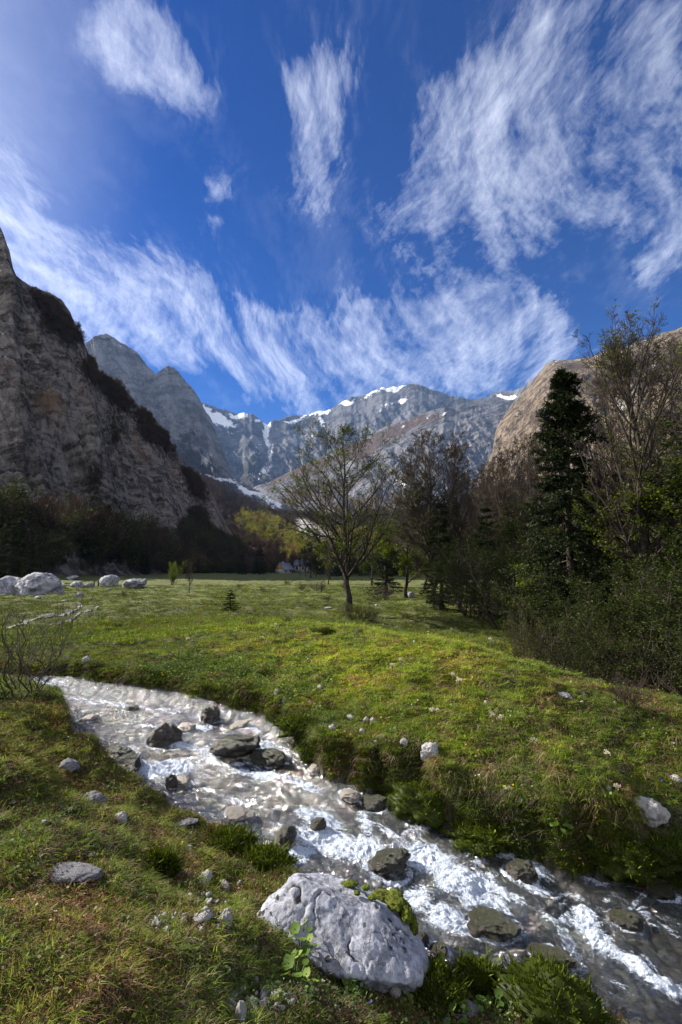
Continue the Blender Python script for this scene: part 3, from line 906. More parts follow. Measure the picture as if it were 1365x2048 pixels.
CLX, CLA = mountain('cliff', [(-900, 1020, 200), (-500, 900, 205), (-250, 740, 210), (-120, 590, 215), (-60, 510, 217), (-20, 462, 218), (0, 455, 220), (10, 480, 222), (20, 528, 224), (32, 552, 228), (60, 574, 236), (95, 590, 246), (120, 606, 256), (140, 628, 264), (152, 655, 270), (166, 682, 278), (180, 716, 290), (192, 742, 300), (215, 757, 312), (240, 772, 330), (270, 800, 350), (300, 830, 375), (330, 862, 400), (352, 895, 420), (365, 920, 435), (385, 945, 450), (405, 962, 470), (425, 985, 490), (438, 1010, 510), (455, 1055, 520), (480, 1095, 530), (520, 1120, 540), (560, 1134, 550)],
                    [(-900, -500, 80, 0), (-250, -120, 92, -1), (0, 120, 100, -2), (150, 260, 120, -2.5), (300, 360, 190, -3), (400, 430, 280, -3.5), (480, 490, 380, -4), (560, 560, 480, -5)], 620, 420, 1.9,
                    [(60, 13, 2.2, 0.9, True, 4), (24, 6.5, 1.7, 0.7, True, 5), (8.5, 2.4, 1.3, 0.5, True, 4), (3.2, 0.8, 1.2, 0.3, True, 3)],
                    {'veg': lambda x, y, G: np.maximum(ell(x, y, [(110, 640, 110, 34, 42, 1.0), (190, 745, 60, 40, 50, .95), (235, 790, 80, 34, 45, 1.0), (310, 868, 90, 26, 48, 1.0), (385, 965, 60, 28, 55, 1.0), (400, 1040, 36, 40, 0, .9), (230, 860, 40, 70, 20, .7), (190, 960, 36, 70, 0, .75), (60, 700, 40, 60, 20, .5), (240, 1020, 60, 50, 20, .6),
                                                                   (260, 1110, 200, 34, 8, 1.0), (420, 1090, 90, 30, 15, 1.0), (20, 1110, 110, 60, 0, 1.0), (140, 800, 40, 40, 0, .5), (100, 960, 30, 30, 0, .45), (320, 1010, 30, 60, 10, .5)]) * np.where(y > 1040, 1.0, 0.80), 0.18),
                     'scree': lambda x, y, G: ell(x, y, [(130, 1060, 30, 60, 0, .5), (200, 1060, 50, 20, 40, .45), (385, 1040, 14, 26, -40, .7), (430, 1065, 40, 8, 30, .75), (60, 1000, 60, 40, 0, .3), (160, 1110, 30, 40, -10, .5)]),
                     'warm': lambda x, y, G: ell(x, y, [(120, 790, 60, 50, 0, .7), (60, 860, 50, 40, 0, .4), (250, 900, 40, 40, 0, .4), (430, 1000, 20, 10, 30, .8)])}, M['cliff'], seed=29.0, crest_rough=9, profile_fn=cliff_prof, back=0.35)


# ------------------------------------------------------------------ ground
def mat_ground():
    m, n = new_mat('meadow_soil')
    pos = n.n('ShaderNodeNewGeometry').outputs['Position']
    sdv = n.attr('sd')
    rr = n.vm('LENGTH', pos)
    a = n.noise(pos, 0.9, 5, 0.6)
    b = n.noise(pos, 5.0, 6, 0.65)
    c = n.noise(pos, 28.0, 5, 0.7)
    near = n.mix(n.ramp(b, 0.35, 0.65), (0.022, 0.018, 0.010, 1), (0.050, 0.058, 0.016, 1))
    near = n.mix(n.ramp(c, 0.45, 0.7), near, (0.085, 0.080, 0.030, 1))
    far = n.mix(n.ramp(n.noise(pos, 0.35, 5, 0.65), 0.38, 0.62), (0.052, 0.062, 0.016, 1), (0.105, 0.118, 0.030, 1))
    far = n.mix(n.m('MULTIPLY', n.ramp(n.noise(n.vm('MULTIPLY', pos, (0.5, 1.3, 1)), 0.5, 5, 0.7), 0.5, 0.68), 0.6), far, (0.10, 0.085, 0.040, 1))
    far = n.mix(n.m('MULTIPLY', n.ramp(c, 0.5, 0.7), 0.5), far, (0.035, 0.045, 0.012, 1))
    col = n.mix(n.ramp(rr, 10, 35), near, far)
    # stony stream bed
    v = n.n('ShaderNodeTexVoronoi', {'Vector': n.vm('ADD', pos, n.vm('SCALE', n.noise(pos, 9, 3, out=1), sc=0.06)), 'Scale': 9.0})
    vs = n.n('ShaderNodeTexVoronoi', {'Vector': pos, 'Scale': 26.0})
    bedc = n.mix(n.n('ShaderNodeSeparateColor', {0: v.outputs[1]}).outputs[0], (0.024, 0.024, 0.023, 1), (0.115, 0.113, 0.108, 1))
    bedc = n.mix(0.4, bedc, n.mix(n.n('ShaderNodeSeparateColor', {0: vs.outputs[1]}).outputs[0], (0.020, 0.019, 0.018, 1), (0.16, 0.157, 0.15, 1)))
    bedc = n.mix(n.ramp(v.outputs[0], 0.35, 0.7, 0.0, 0.75), bedc, (0.03, 0.024, 0.015, 1))
    isb = n.ramp(n.m('ADD', sdv, n.m('MULTIPLY', n.m('SUBTRACT', b, 0.5), 0.10)), -0.02, 0.04, 1.0, 0.0)
    bank = n.ramp(sdv, 0.0, 0.3, 0.8, 0.0)
    col = n.mix(n.m('MULTIPLY', bank, n.ramp(b, 0.4, 0.6)), col, (0.030, 0.020, 0.012, 1))
    col = n.mix(isb, col, bedc)
    h = n.mix(isb, n.m('ADD', b, n.m('MULTIPLY', c, 0.5)), n.m('SUBTRACT', 1.0, v.outputs[0]))
    finish(n, pbsdf(n, col, n.ramp(isb, 0, 1, 0.95, 0.5), n.bump(h, 0.7, 0.06), 0.15))
    return m


TH = np.concatenate([np.linspace(R(-120), R(-42), 100, endpoint=False), np.linspace(R(-42), R(42), 760), np.linspace(R(42), R(120), 100)[1:]])
RR = np.concatenate([np.exp(np.linspace(math.log(0.12), math.log(1.4), 40, endpoint=False)), np.exp(np.linspace(math.log(1.4), math.log(14), 360, endpoint=False)),
                     np.exp(np.linspace(math.log(14), math.log(120), 190, endpoint=False)), np.exp(np.linspace(math.log(120), math.log(6400), 50))])
gx = RR[:, None] * np.sin(TH)[None]
gy = RR[:, None] * np.cos(TH)[None]
gzv, gsd = ground_z(gx, gy, True)
me = mesh_np('ground', np.stack([gx, gy, gzv], -1).reshape(-1, 3), grid_quads(len(RR), len(TH))[:, ::-1], None, {'sd': gsd.ravel()})
tag(obj('ground', me, mat_ground()), kind='structure')

# ------------------------------------------------------------------ rocks
_ico = {}


def ico(sub):
    if sub not in _ico:
        b = bmesh.new()
        bmesh.ops.create_icosphere(b, subdivisions=sub, radius=1.0)
        b.verts.ensure_lookup_table()
        V = np.array([v.co[:] for v in b.verts])
        T = np.array([[v.index for v in f.verts] for f in b.faces])
        b.free()
        V /= np.linalg.norm(V, axis=1)[:, None]
        _ico[sub] = (V, T)
    return _ico[sub]


def rock_verts(sub, seed, planes=None, nplanes=11, sharp=14.0, rough=0.10, freq=2.2, oct=5, flat=0.75):
    V, T = ico(sub)
    rg = np.random.default_rng(seed)
    if planes is None:
        N = rg.normal(size=(nplanes, 3))
        N /= np.linalg.norm(N, axis=1)[:, None]
        Hh = rg.uniform(0.62, 1.0, nplanes)
        N = np.concatenate([N, [[0, 0, 1], [0, 0, -1], [1, 0, 0], [-1, 0, 0], [0, 1, 0], [0, -1, 0]]])
        Hh = np.concatenate([Hh, [flat, 0.9, 1, 1, 1, 1]])
    else:
        N = np.array([p[0] for p in planes], float)
        N /= np.linalg.norm(N, axis=1)[:, None]
        Hh = np.array([p[1] for p in planes], float)
    c = (V @ N.T) / Hh[None]
    c = np.maximum(c, 1e-3)
    r = 1.0 / (c ** sharp).sum(1) ** (1 / sharp)
    o = rg.uniform(0, 50, 3)
    W = V * r[:, None]
    n1 = fbm(W[:, 0] * freq + o[0], W[:, 1] * freq + o[1], W[:, 2] * freq + o[2], oct, 0.55)
    n2 = fbm(W[:, 0] * freq * 1.3 + o[1], W[:, 1] * freq * 1.3 + o[2], W[:, 2] * freq * 1.3 + o[0], oct, 0.5, ridged=True)
    r = r * (1 + rough * n1 + rough * 0.55 * (n2 - 0.3))
    return V * r[:, None], T


ROCKS = {}
for k in range(6):
    V, T = rock_verts(5, 100 + k, nplanes=7 + k, sharp=4.5, rough=0.34, freq=1.8, oct=7, flat=0.95)
    ROCKS[k] = mesh_np('stone', V, None, T, smooth=True)


def rock_mesh(k, matname):
    key = (k, matname)
    if key not in ROCKS:
        me = ROCKS[k].copy()
        me.materials.clear()
        me.materials.append(M[matname])
        ROCKS[key] = me
    return ROCKS[key]


# hero boulder: built on its own planes
def block_rock(P_pts, seed, levels=5, rough=0.013, chip=0.017):
    b = bmesh.new()
    for q in P_pts:
        b.verts.new(q)
    r_ = bmesh.ops.convex_hull(b, input=b.verts)
    bmesh.ops.delete(b, geom=[g for g in r_.get('geom_interior', []) if isinstance(g, bmesh.types.BMVert)], context='VERTS')
    bmesh.ops.triangulate(b, faces=b.faces)
    for i in range(levels):
        bmesh.ops.subdivide_edges(b, edges=[e for e in b.edges if e.calc_length() > 0.013], cuts=1, use_grid_fill=False)
        bmesh.ops.triangulate(b, faces=b.faces)
        if i == 2:
            for _ in range(2):
                bmesh.ops.smooth_vert(b, verts=b.verts, factor=0.5, use_axis_x=True, use_axis_y=True, use_axis_z=True)
        if i == 4:
            bmesh.ops.smooth_vert(b, verts=b.verts, factor=0.5, use_axis_x=True, use_axis_y=True, use_axis_z=True)
    b.normal_update()
    V = np.array([v.co[:] for v in b.verts])
    N = np.array([v.normal[:] for v in b.verts])
    b.verts.index_update()
    T = np.array([[v.index for v in f.verts] for f in b.faces])
    b.free()
    f1 = fbm(V[:, 0] * 4.5 + seed, V[:, 1] * 4.5, V[:, 2] * 4.5, 4, 0.5)
    f2 = fbm(V[:, 0] * 9 + seed, V[:, 1] * 9 + 4, V[:, 2] * 14, 5, 0.55, ridged=True)
    f3 = fbm(V[:, 0] * 34 + seed, V[:, 1] * 34 + 4, V[:, 2] * 34, 4, 0.6)
    # stepped chips and fissures
    fs = fbm(V[:, 0] * 3.2 + 5, V[:, 1] * 3.2 + seed, V[:, 2] * 3.2, 4)
    fis = np.exp(-(fs / 0.030) ** 2) * sstep(f1, -0.25, 0.2)
    st_ = np.floor(f1 * 4) / 4
    V = V + N * (rough * 1.2 * f1 + chip * st_ + rough * 0.5 * (f2 - 0.3) + 0.004 * f3 - 0.020 * fis)[:, None]
    return V, T, fis


def BP(px, py, r):
    return at_r(px, py, r)


bpts = [BP(507, 1832, 2.95), BP(556, 1900, 2.78), BP(640, 1942, 2.68), BP(720, 1962, 2.64), BP(836, 1975, 2.66), BP(864, 1930, 2.85), BP(592, 1762, 2.98), BP(680, 1786, 2.94), BP(758, 1806, 2.97), BP(815, 1832, 3.05),
        BP(590, 1738, 3.16), BP(655, 1742, 3.30), BP(770, 1786, 3.30), BP(822, 1824, 3.25), BP(520, 1815, 3.08)]
bpts += [q + np.array([0, 0.30, -0.32]) for q in bpts[:6]] + [q + np.array([0, 0.08, -0.62]) for q in bpts[10:14]]
bpts = np.array(bpts)
bc = np.array([bpts[:, 0].mean(), bpts[:, 1].mean(), bpts[:, 2].min() + 0.15])
V, T, fis = block_rock(bpts - bc, 3.7, 7)
BO = tag(obj('boulder', mesh_np('boulder', V, None, T, {'fissure': fis}), M['boulder'], loc=tuple(bc)), 'big pale grey limestone boulder with cracks and dark pits beside the foaming stream', 'boulder')


# ------------------------------------------------------------------ loose rocks
ROCK_SPOTS = []      # x, y, radius: kept clear of grass


def put_rock(px, py, wpx_, hpx, mat, label, name='rock', group=None, on='ground', k=None, sink=0.3, deep=1.0, cat=None, rz=None):
    """px, py: middle of the visible foot; wpx_, hpx: visible size in the photograph"""
    p = water_at_px(px, py) if on == 'water' else ground_at_px(px, py)
    dep = p[1] * math.cos(PITCH) + p[2] * math.sin(PITCH)
    W = wpx_ / F_PX * dep
    el = -math.atan2(p[2], math.hypot(p[0], p[1]))
    Hh = max(0.18 * W, (hpx / F_PX * dep * 0.95 - 0.5 * W * deep * math.sin(el)) / max(0.25, math.cos(el)) * 1.0)
    Hh = min(Hh, W * (1.4 if hpx > 26 else 0.7))
    kk = random.randrange(6) if k is None else k
    o = bpy.data.objects.new(name, rock_mesh(kk, mat))
    COL.objects.link(o)
    az = math.atan2(p[0], p[1])
    off = 0.35 * W * deep
    x, y = p[0] + math.sin(az) * off, p[1] + math.cos(az) * off
    z = water_z(x, y)[0] if on == 'water' else gz1(x, y)
    zs = Hh / (0.8 + 0.8 * (1 - 2 * sink))
    o.scale = (W / 2 * 1.05, W / 2 * 1.05 * deep, max(zs, 0.2 * W))
    o.location = (x, y, float(z) + Hh - 0.8 * o.scale[2])
    o.rotation_euler = (random.uniform(-.15, .15), random.uniform(-.15, .15), rz if rz is not None else random.uniform(0, 6.28))
    if wpx_ > 60 and deep == 1.0:
        pass
    tag(o, label, cat or name, group)
    ROCK_SPOTS.append((x, y, W * 0.5))
    return o


WR = 'rocks standing in the stream'
for a in [
    (325, 1490, 58, 48, 'wet_rock', 'dark upright rock in the stream above the first white rapid', 2),
    (424, 1442, 40, 34, 'wet_rock', 'small dark round rock near the far bank at the upper stream bend', 1),
    (230, 1520, 78, 36, 'wet_rock', 'dark flat-topped rock beside the left bank of the stream', 4),
    (245, 1556, 88, 32, 'wet_rock', 'low brown slab rock just below the flat-topped one', 3),
    (458, 1518, 94, 52, 'wet_rock', 'broad dark rock with green moss splitting the upper rapids', 5),
    (146, 1512, 42, 14, 'wet_pale', 'flat brown stone at the water edge of the left bank', 0),
    (376, 1462, 38, 18, 'wet_pale', 'low brown stone awash behind the upright dark rock', 2),
    (262, 1418, 28, 10, 'wet_rock', 'small dark stone alone in the shallow upper stream', 4),
    (343, 1574, 24, 28, 'wet_rock', 'narrow dark stone standing just under the first white rapid', 0),
    (305, 1600, 48, 24, 'wet_rock', 'mossy dark stone against the near bank below the rapid', 1),
    (252, 1588, 46, 26, 'wet_rock', 'dark brown stone in the corner of the near bank', 2),
    (368, 1570, 30, 20, 'wet_pale', 'pale brown stone under thin running water', 3),
    (652, 1520, 38, 44, 'wet_pale', 'tall pale-topped stone at the foot of the far bank', 1),
    (590, 1488, 26, 26, 'wet_rock', 'small dark stone tucked under the far bank grass', 5),
    (540, 1525, 72, 26, 'wet_rock', 'round dark boulder washed over by water in mid stream', 0),
    (632, 1545, 30, 22, 'wet_pale', 'small pale stone beside the tall pale-topped one', 4),
    (482, 1455, 34, 12, 'wet_pale', 'flat tan stone just breaking the surface in the upper stream', 3),
    (572, 1690, 44, 44, 'wet_rock', 'mossy brown stone at the near edge above the big boulder', 2),
    (545, 1712, 40, 30, 'wet_pale', 'grey wet stone touching the near bank above the big boulder', 0),
    (634, 1662, 36, 34, 'wet_rock', 'dark stone poking through white foam in mid stream', 4),
    (775, 1750, 84, 56, 'wet_rock', 'dark mossy rock right behind the big boulder', 2),
    (750, 1620, 46, 34, 'wet_rock', 'rounded wet rock by the steep grassy bank', 5),
    (1040, 1755, 60, 44, 'wet_rock', 'dark rock with a moss cap below the right bank foam', 1),
    (992, 1868, 88, 52, 'wet_rock', 'arched rock with a yellow moss crest in the lower stream', 5),
    (953, 1868, 34, 26, 'wet_rock', 'little dark rock leaning on the arched mossy rock', 2),
    (880, 1912, 38, 28, 'wet_rock', 'small moss-covered stone next to the big boulder foot', 4),
    (846, 1888, 26, 28, 'wet_rock', 'tiny green stone pressed against the big boulder', 1),
    (1105, 1935, 70, 36, 'wet_rock', 'dark wet rock near the lower moss cushions', 3),
    (900, 1665, 40, 26, 'wet_rock', 'dark stone where the foam meets the far bank', 2),
    (700, 1600, 44, 24, 'wet_pale', 'brown stone washed by clear water under the steep bank', 1),
    (480, 1640, 50, 18, 'wet_pale', 'flat brown stone under clear water near the mossy bank', 5),
    (1250, 1850, 54, 20, 'wet_rock', 'flat dark stone in the lower right rapids', 0),
    (1320, 1790, 60, 24, 'wet_rock', 'dark wet stone below the right bank moss', 3),
    (180, 1440, 30, 8, 'wet_pale', 'thin flat stone showing in the upper shallows', 2),
]:
    put_rock(a[0], a[1], a[2] * 1.05, a[3] * (0.86 if a[0] < 500 else 0.72), a[4], a[5], group=WR, on='water', k=a[6], sink=0.42)

N_STREAM = len(ROCK_SPOTS)
for a in [
    (72, 1192, 96, 48, 'field_boulder', 'huge pale boulder on the far meadow under the dark cliff', 1, 1.0),
    (16, 1190, 70, 40, 'field_boulder', 'leaning grey boulder to the left of the huge pale one', 0, 1.0),
    (122, 1177, 24, 9, 'field_boulder', 'low white block touching the huge pale boulder', 2, 1.0),
    (152, 1175, 27, 14, 'field_boulder', 'white rounded boulder alone between huge one and grey one', 4, 1.0),
    (177, 1175, 17, 9, 'grey_stone', 'grey low rock beside the short dark posts', 3, 1.0),
    (218, 1173, 36, 27, 'field_boulder', 'tall jagged pale boulder just behind the posts', 3, 1.0),
    (265, 1178, 44, 21, 'field_boulder', 'wide white boulder with a pointed end on the meadow', 5, 1.0),
    (160, 1195, 16, 9, 'grey_stone', 'small grey rock on grass near the white path', 1, 1.0),
    (216, 1181, 9, 4, 'grey_stone', 'tiny grey stone in grass before the jagged boulder', 0, 1.0),
    (8, 1191, 10, 5, 'white_stone', 'little white stone under the leaning grey boulder', 2, 1.0),
    (77, 1197, 12, 5, 'white_stone', 'little white stone before the huge pale boulder', 4, 1.0),
    (128, 1204, 13, 5, 'white_stone', 'flat whitish stone in grass above the path bend', 5, 1.0),
    (145, 1160, 20, 8, 'field_boulder', 'pale rock half hidden in the bushes behind the white boulder', 5, 1.0),
    (823, 1195, 15, 11, 'grey_stone', 'dark pointed grey rock at the foot of the dim trees', 2, 1.0),
    (754, 1213, 6, 4, 'white_stone', 'tiny stone in grass to the right of the lone tree', 1, 1.0),
    (658, 1218, 14, 5, 'grey_stone', 'flat dark stone left of the lone tree trunk', 3, 1.0),
    (174, 1325, 14, 16, 'white_stone', 'white upright stone on the grassy far bank', 0, 1.0),
    (640, 1380, 10, 12, 'white_stone', 'small white stone on the far bank edge', 3, 1.0),
]:
    put_rock(a[0], a[1], a[2], a[3], a[4], a[5], name='boulder' if a[2] > 20 else 'stone', group='boulders and stones on the far meadow', k=a[6], deep=a[7], sink=0.25)

for a in [
    (808, 1528, 15, 17, 'small white pointed stone on the steep bank edge', 2),
    (857, 1542, 36, 24, 'white lump of stone on the steep grassy bank', 1),
    (1127, 1397, 26, 9, 'flat white stone high on the right slope', 4),
    (1165, 1394, 15, 8, 'smaller flat white stone right of its neighbour high on the slope', 0),
    (1300, 1662, 62, 56, 'large white stone with dark spots low on the right slope', 5),
    (1017, 1586, 14, 10, 'white stone in grass above the lower foam', 3),
    (1218, 1584, 11, 9, 'round white stone left above the large spotted one', 2),
    (1283, 1390, 10, 6, 'tiny white stone near the ridge of the slope', 1),
    (1352, 1572, 24, 12, 'white slab stone at the right end of the slope', 4),
    (972, 1408, 8, 7, 'white pebble-sized stone in the middle of the slope', 0),
    (725, 1470, 12, 14, 'pale stone lodged in the far bank below the knoll', 2),
    (702, 1447, 14, 10, 'pale flat stone in the bare patch of the knoll edge', 3),
    (745, 1448, 10, 8, 'little pale stone right of the bare patch', 1),
    (1205, 1590, 8, 6, 'tiny pale stone beside the round white one', 5),
    (957, 1322, 8, 5, 'white speck of stone near the knoll top', 4),
    (571, 1412, 14, 22, 'white stone set in the mossy far bank', 2),
    (556, 1398, 12, 10, 'small white stone on top of the mossy far bank', 0),
    (665, 1462, 12, 12, 'white stone in the gap of the far bank', 5),
]:
    put_rock(a[0], a[1], a[2], a[3], 'white_stone', a[4], name='stone', group='white stones on the grassy slope', k=a[5])

for a in [
    (143, 1772, 88, 40, 'grey_stone', 'rough grey pitted rock in the near grass', 3, 1),
    (192, 1615, 40, 28, 'grey_stone', 'angular speckled stone near the left bank', 1, 1),
    (243, 1650, 24, 22, 'white_stone', 'upright white stone in the near grass', 0, 1),
    (376, 1658, 38, 18, 'grey_stone', 'pale grey lump beside bright moss', 5, 1),
    (137, 1552, 44, 26, 'grey_stone', 'blue-grey stone on the edge of the left bank', 2, 1),
    (375, 1701, 24, 11, 'white_stone', 'flat white stone above the pebble patch', 2, 1),
    (325, 1770, 11, 9, 'white_stone', 'single round white stone left of the dark clump', 4, 1),
    (408, 1772, 30, 18, 'white_stone', 'wide white stone at the top of the pebble patch', 1, 1),
    (449, 1790, 20, 18, 'white_stone', 'white wedge stone above the largest pebble', 3, 1),
    (452, 1855, 23, 31, 'white_stone', 'tall oval white stone at the edge of the pebble patch', 0, 1),
    (412, 1845, 26, 18, 'white_stone', 'broad round stone in the middle of the pebble patch', 2, 1),
    (400, 1848, 18, 10, 'white_stone', 'pinkish flat stone under the broad round one', 5, 1),
    (411, 1826, 16, 14, 'white_stone', 'blunt white stone above the broad round one', 4, 1),
    (302, 1858, 18, 12, 'white_stone', 'white stone at the lower left of the pebble patch', 3, 1),
    (317, 1853, 14, 14, 'white_stone', 'tan stone next to the lower left white one', 0, 1),
    (279, 1835, 12, 16, 'white_stone', 'rusty pale stone at the left tip of the pebbles', 5, 1),
    (330, 1864, 10, 11, 'white_stone', 'dull grey stone below the tan one', 2, 1),
    (367, 1848, 12, 14, 'white_stone', 'pale brown stone under the mossy clump', 1, 1),
    (333, 1898, 9, 20, 'white_stone', 'thin upright white sliver in dark grass', 4, 1),
    (440, 1968, 12, 14, 'white_stone', 'rust-tinted stone in the bottom grass', 3, 1),
    (455, 2022, 34, 22, 'white_stone', 'large tilted white stone at the bottom of the bank', 1, 1),
    (481, 2040, 20, 30, 'white_stone', 'long white stone standing at the bottom of the bank', 0, 1),
    (506, 2020, 22, 14, 'white_stone', 'flat pale stone beside the long standing one', 5, 1),
    (537, 1988, 8, 12, 'white_stone', 'egg-shaped white stone in the dark gravel', 4, 1),
    (553, 2018, 10, 10, 'white_stone', 'small whitish stone right in the dark gravel', 2, 1),
    (790, 2000, 20, 28, 'white_stone', 'upright white stone among leaves below the boulder', 3, 1),
    (938, 2038, 34, 34, 'grey_stone', 'lacy grey stone among leaves near the moss cushions', 5, 1),
    (402, 1775, 10, 20, 'white_stone', 'narrow white stone under the wide one', 0, 1),
    (90, 1648, 10, 7, 'white_stone', 'small pale stone alone on the left bank', 2, 1),
    (232, 1665, 10, 7, 'white_stone', 'tiny pale stone by the upright white one', 1, 1),
    (486, 1700, 20, 30, 'white_stone', 'pale stone half under the bright green moss', 4, 1),
]:
    put_rock(a[0], a[1], a[2], a[3], a[4], a[5], name='stone', group='stones on the near bank', k=a[6], sink=0.12)

# ------------------------------------------------------------------ water
NSW, NTW = 1100, 210
nsf = np.stack([np.interp(np.linspace(0, 139, NSW), _ar, NS[:, k]) for k in range(3)], -1)
fsf = np.stack([np.interp(np.linspace(0, 139, NSW), _ar, FS[:, k]) for k in range(3)], -1)
tt = np.linspace(-0.10, 1.10, NTW)
WX = nsf[:, None, :2] * (1 - tt)[None, :, None] + fsf[:, None, :2] * tt[None, :, None]
wz, ws = water_z(WX[..., 0], WX[..., 1])
wpx, wpy = proj(np.concatenate([WX, wz[..., None]], -1))
FOAM = [(330, 1535, 75, 20, -8, 1.0), (430, 1502, 60, 14, 5, .75), (365, 1488, 45, 10, -10, .7), (405, 1452, 35, 12, 0, .6), (535, 1490, 60, 14, 15, .7), (520, 1545, 80, 12, 8, .75), (600, 1565, 70, 14, 20, .7),
        (480, 1540, 70, 12, 0, .5), (640, 1635, 60, 24, 20, .85), (670, 1685, 90, 30, 15, 1.0), (600, 1705, 40, 26, 0, .85), (730, 1640, 40, 24, 60, .6), (745, 1690, 60, 26, 20, .8), (830, 1625, 45, 16, 25, .85),
        (860, 1715, 70, 34, 20, .95), (930, 1760, 70, 34, 10, 1.15), (965, 1800, 60, 24, 10, .95), (890, 1830, 50, 30, 10, .9), (835, 1790, 40, 30, 0, .8), (1000, 1695, 70, 20, 20, .7), (1120, 1728, 80, 12, 8, .9), (1075, 1740, 30, 20, 0, .7),
        (1075, 1775, 50, 14, 20, .7), (1170, 1835, 40, 28, 50, .95), (1205, 1880, 55, 22, 40, .95), (1270, 1925, 60, 20, 30, .9), (1330, 1965, 60, 20, 30, .85), (1290, 1825, 35, 12, 50, .55), (1190, 1760, 50, 8, 15, .6), (1000, 1850, 40, 14, 30, .55), (925, 1850, 30, 16, 0, .8),
        (70, 1362, 90, 5, 5, .6), (150, 1392, 100, 5, 5, .45), (220, 1405, 110, 6, 4, .5), (250, 1425, 110, 6, 6, .35), (330, 1440, 80, 5, 5, .35), (430, 1420, 60, 5, 10, .45), (500, 1450, 40, 8, 20, .7), (300, 1415, 120, 7, 5, .5), (180, 1470, 60, 7, 10, .45), (300, 1450, 60, 7, 10, .5), (480, 1600, 70, 10, 10, .5), (420, 1580, 50, 8, 10, .5), (560, 1650, 50, 10, 20, .5), (780, 1660, 50, 12, 30, .6), (1000, 1780, 80, 14, 25, .7), (1100, 1830, 60, 12, 35, .6), (1150, 1790, 50, 9, 20, .55), (1330, 1850, 60, 9, 25, .5), (1230, 1960, 70, 10, 30, .45), (950, 1900, 50, 10, 20, .4), (1150, 1870, 60, 12, 30, .4), (1250, 1770, 120, 8, 15, .35), (560, 1610, 60, 12, 20, .35)]
fm = ell(wpx + 16 * fbm(wpx / 28, wpy / 18, 2.0, 4), wpy + 10 * fbm(wpx / 28, wpy / 18, 9.0, 4), FOAM)
# every step of the stream bed breaks the water
dz = np.gradient(wz, axis=0) / (np.linalg.norm(np.gradient(0.5 * (nsf + fsf), axis=0), axis=1)[:, None] + 1e-6)
fm = np.maximum(fm, 0.5 * sstep(-dz, 0.14, 0.40))
fm = np.maximum(fm, 0.24 + 0.26 * fbm(WX[..., 0] * 2.4, WX[..., 1] * 2.4, 51.0, 3))
for (rx_, ry_, rr_) in ROCK_SPOTS[:N_STREAM] + [(bc[0], bc[1], 0.42)]:
    d_ = np.hypot(WX[..., 0] - rx_, WX[..., 1] - ry_) / rr_
    fm = np.maximum(fm, (0.52 + 0.35 * fbm(WX[..., 0] * 5, WX[..., 1] * 5, 31.0, 3)) * np.exp(-((d_ - 1.08) / 0.28) ** 2))
sarr = ws
tw = WX - 0.5 * (nsf + fsf)[:, None, :2]
tl = np.linalg.norm(nsf - fsf, axis=1)[:, None] * (tt[None] - 0.5)
turb = 0.022 * fbm(sarr * 2.6, tl * 4.0, 0.0, 4) + 0.016 * fbm(sarr * 9, tl * 13, 4.0, 4, 0.6)
turb += fm * (0.030 * fbm(sarr * 5.5, tl * 8.0, 6.0, 5, 0.62, ridged=True) + 0.026 * fbm(sarr * 20, tl * 26, 3.0, 4, 0.6))
wzz = wz + turb - 0.02
V = np.concatenate([WX, wzz[..., None]], -1)


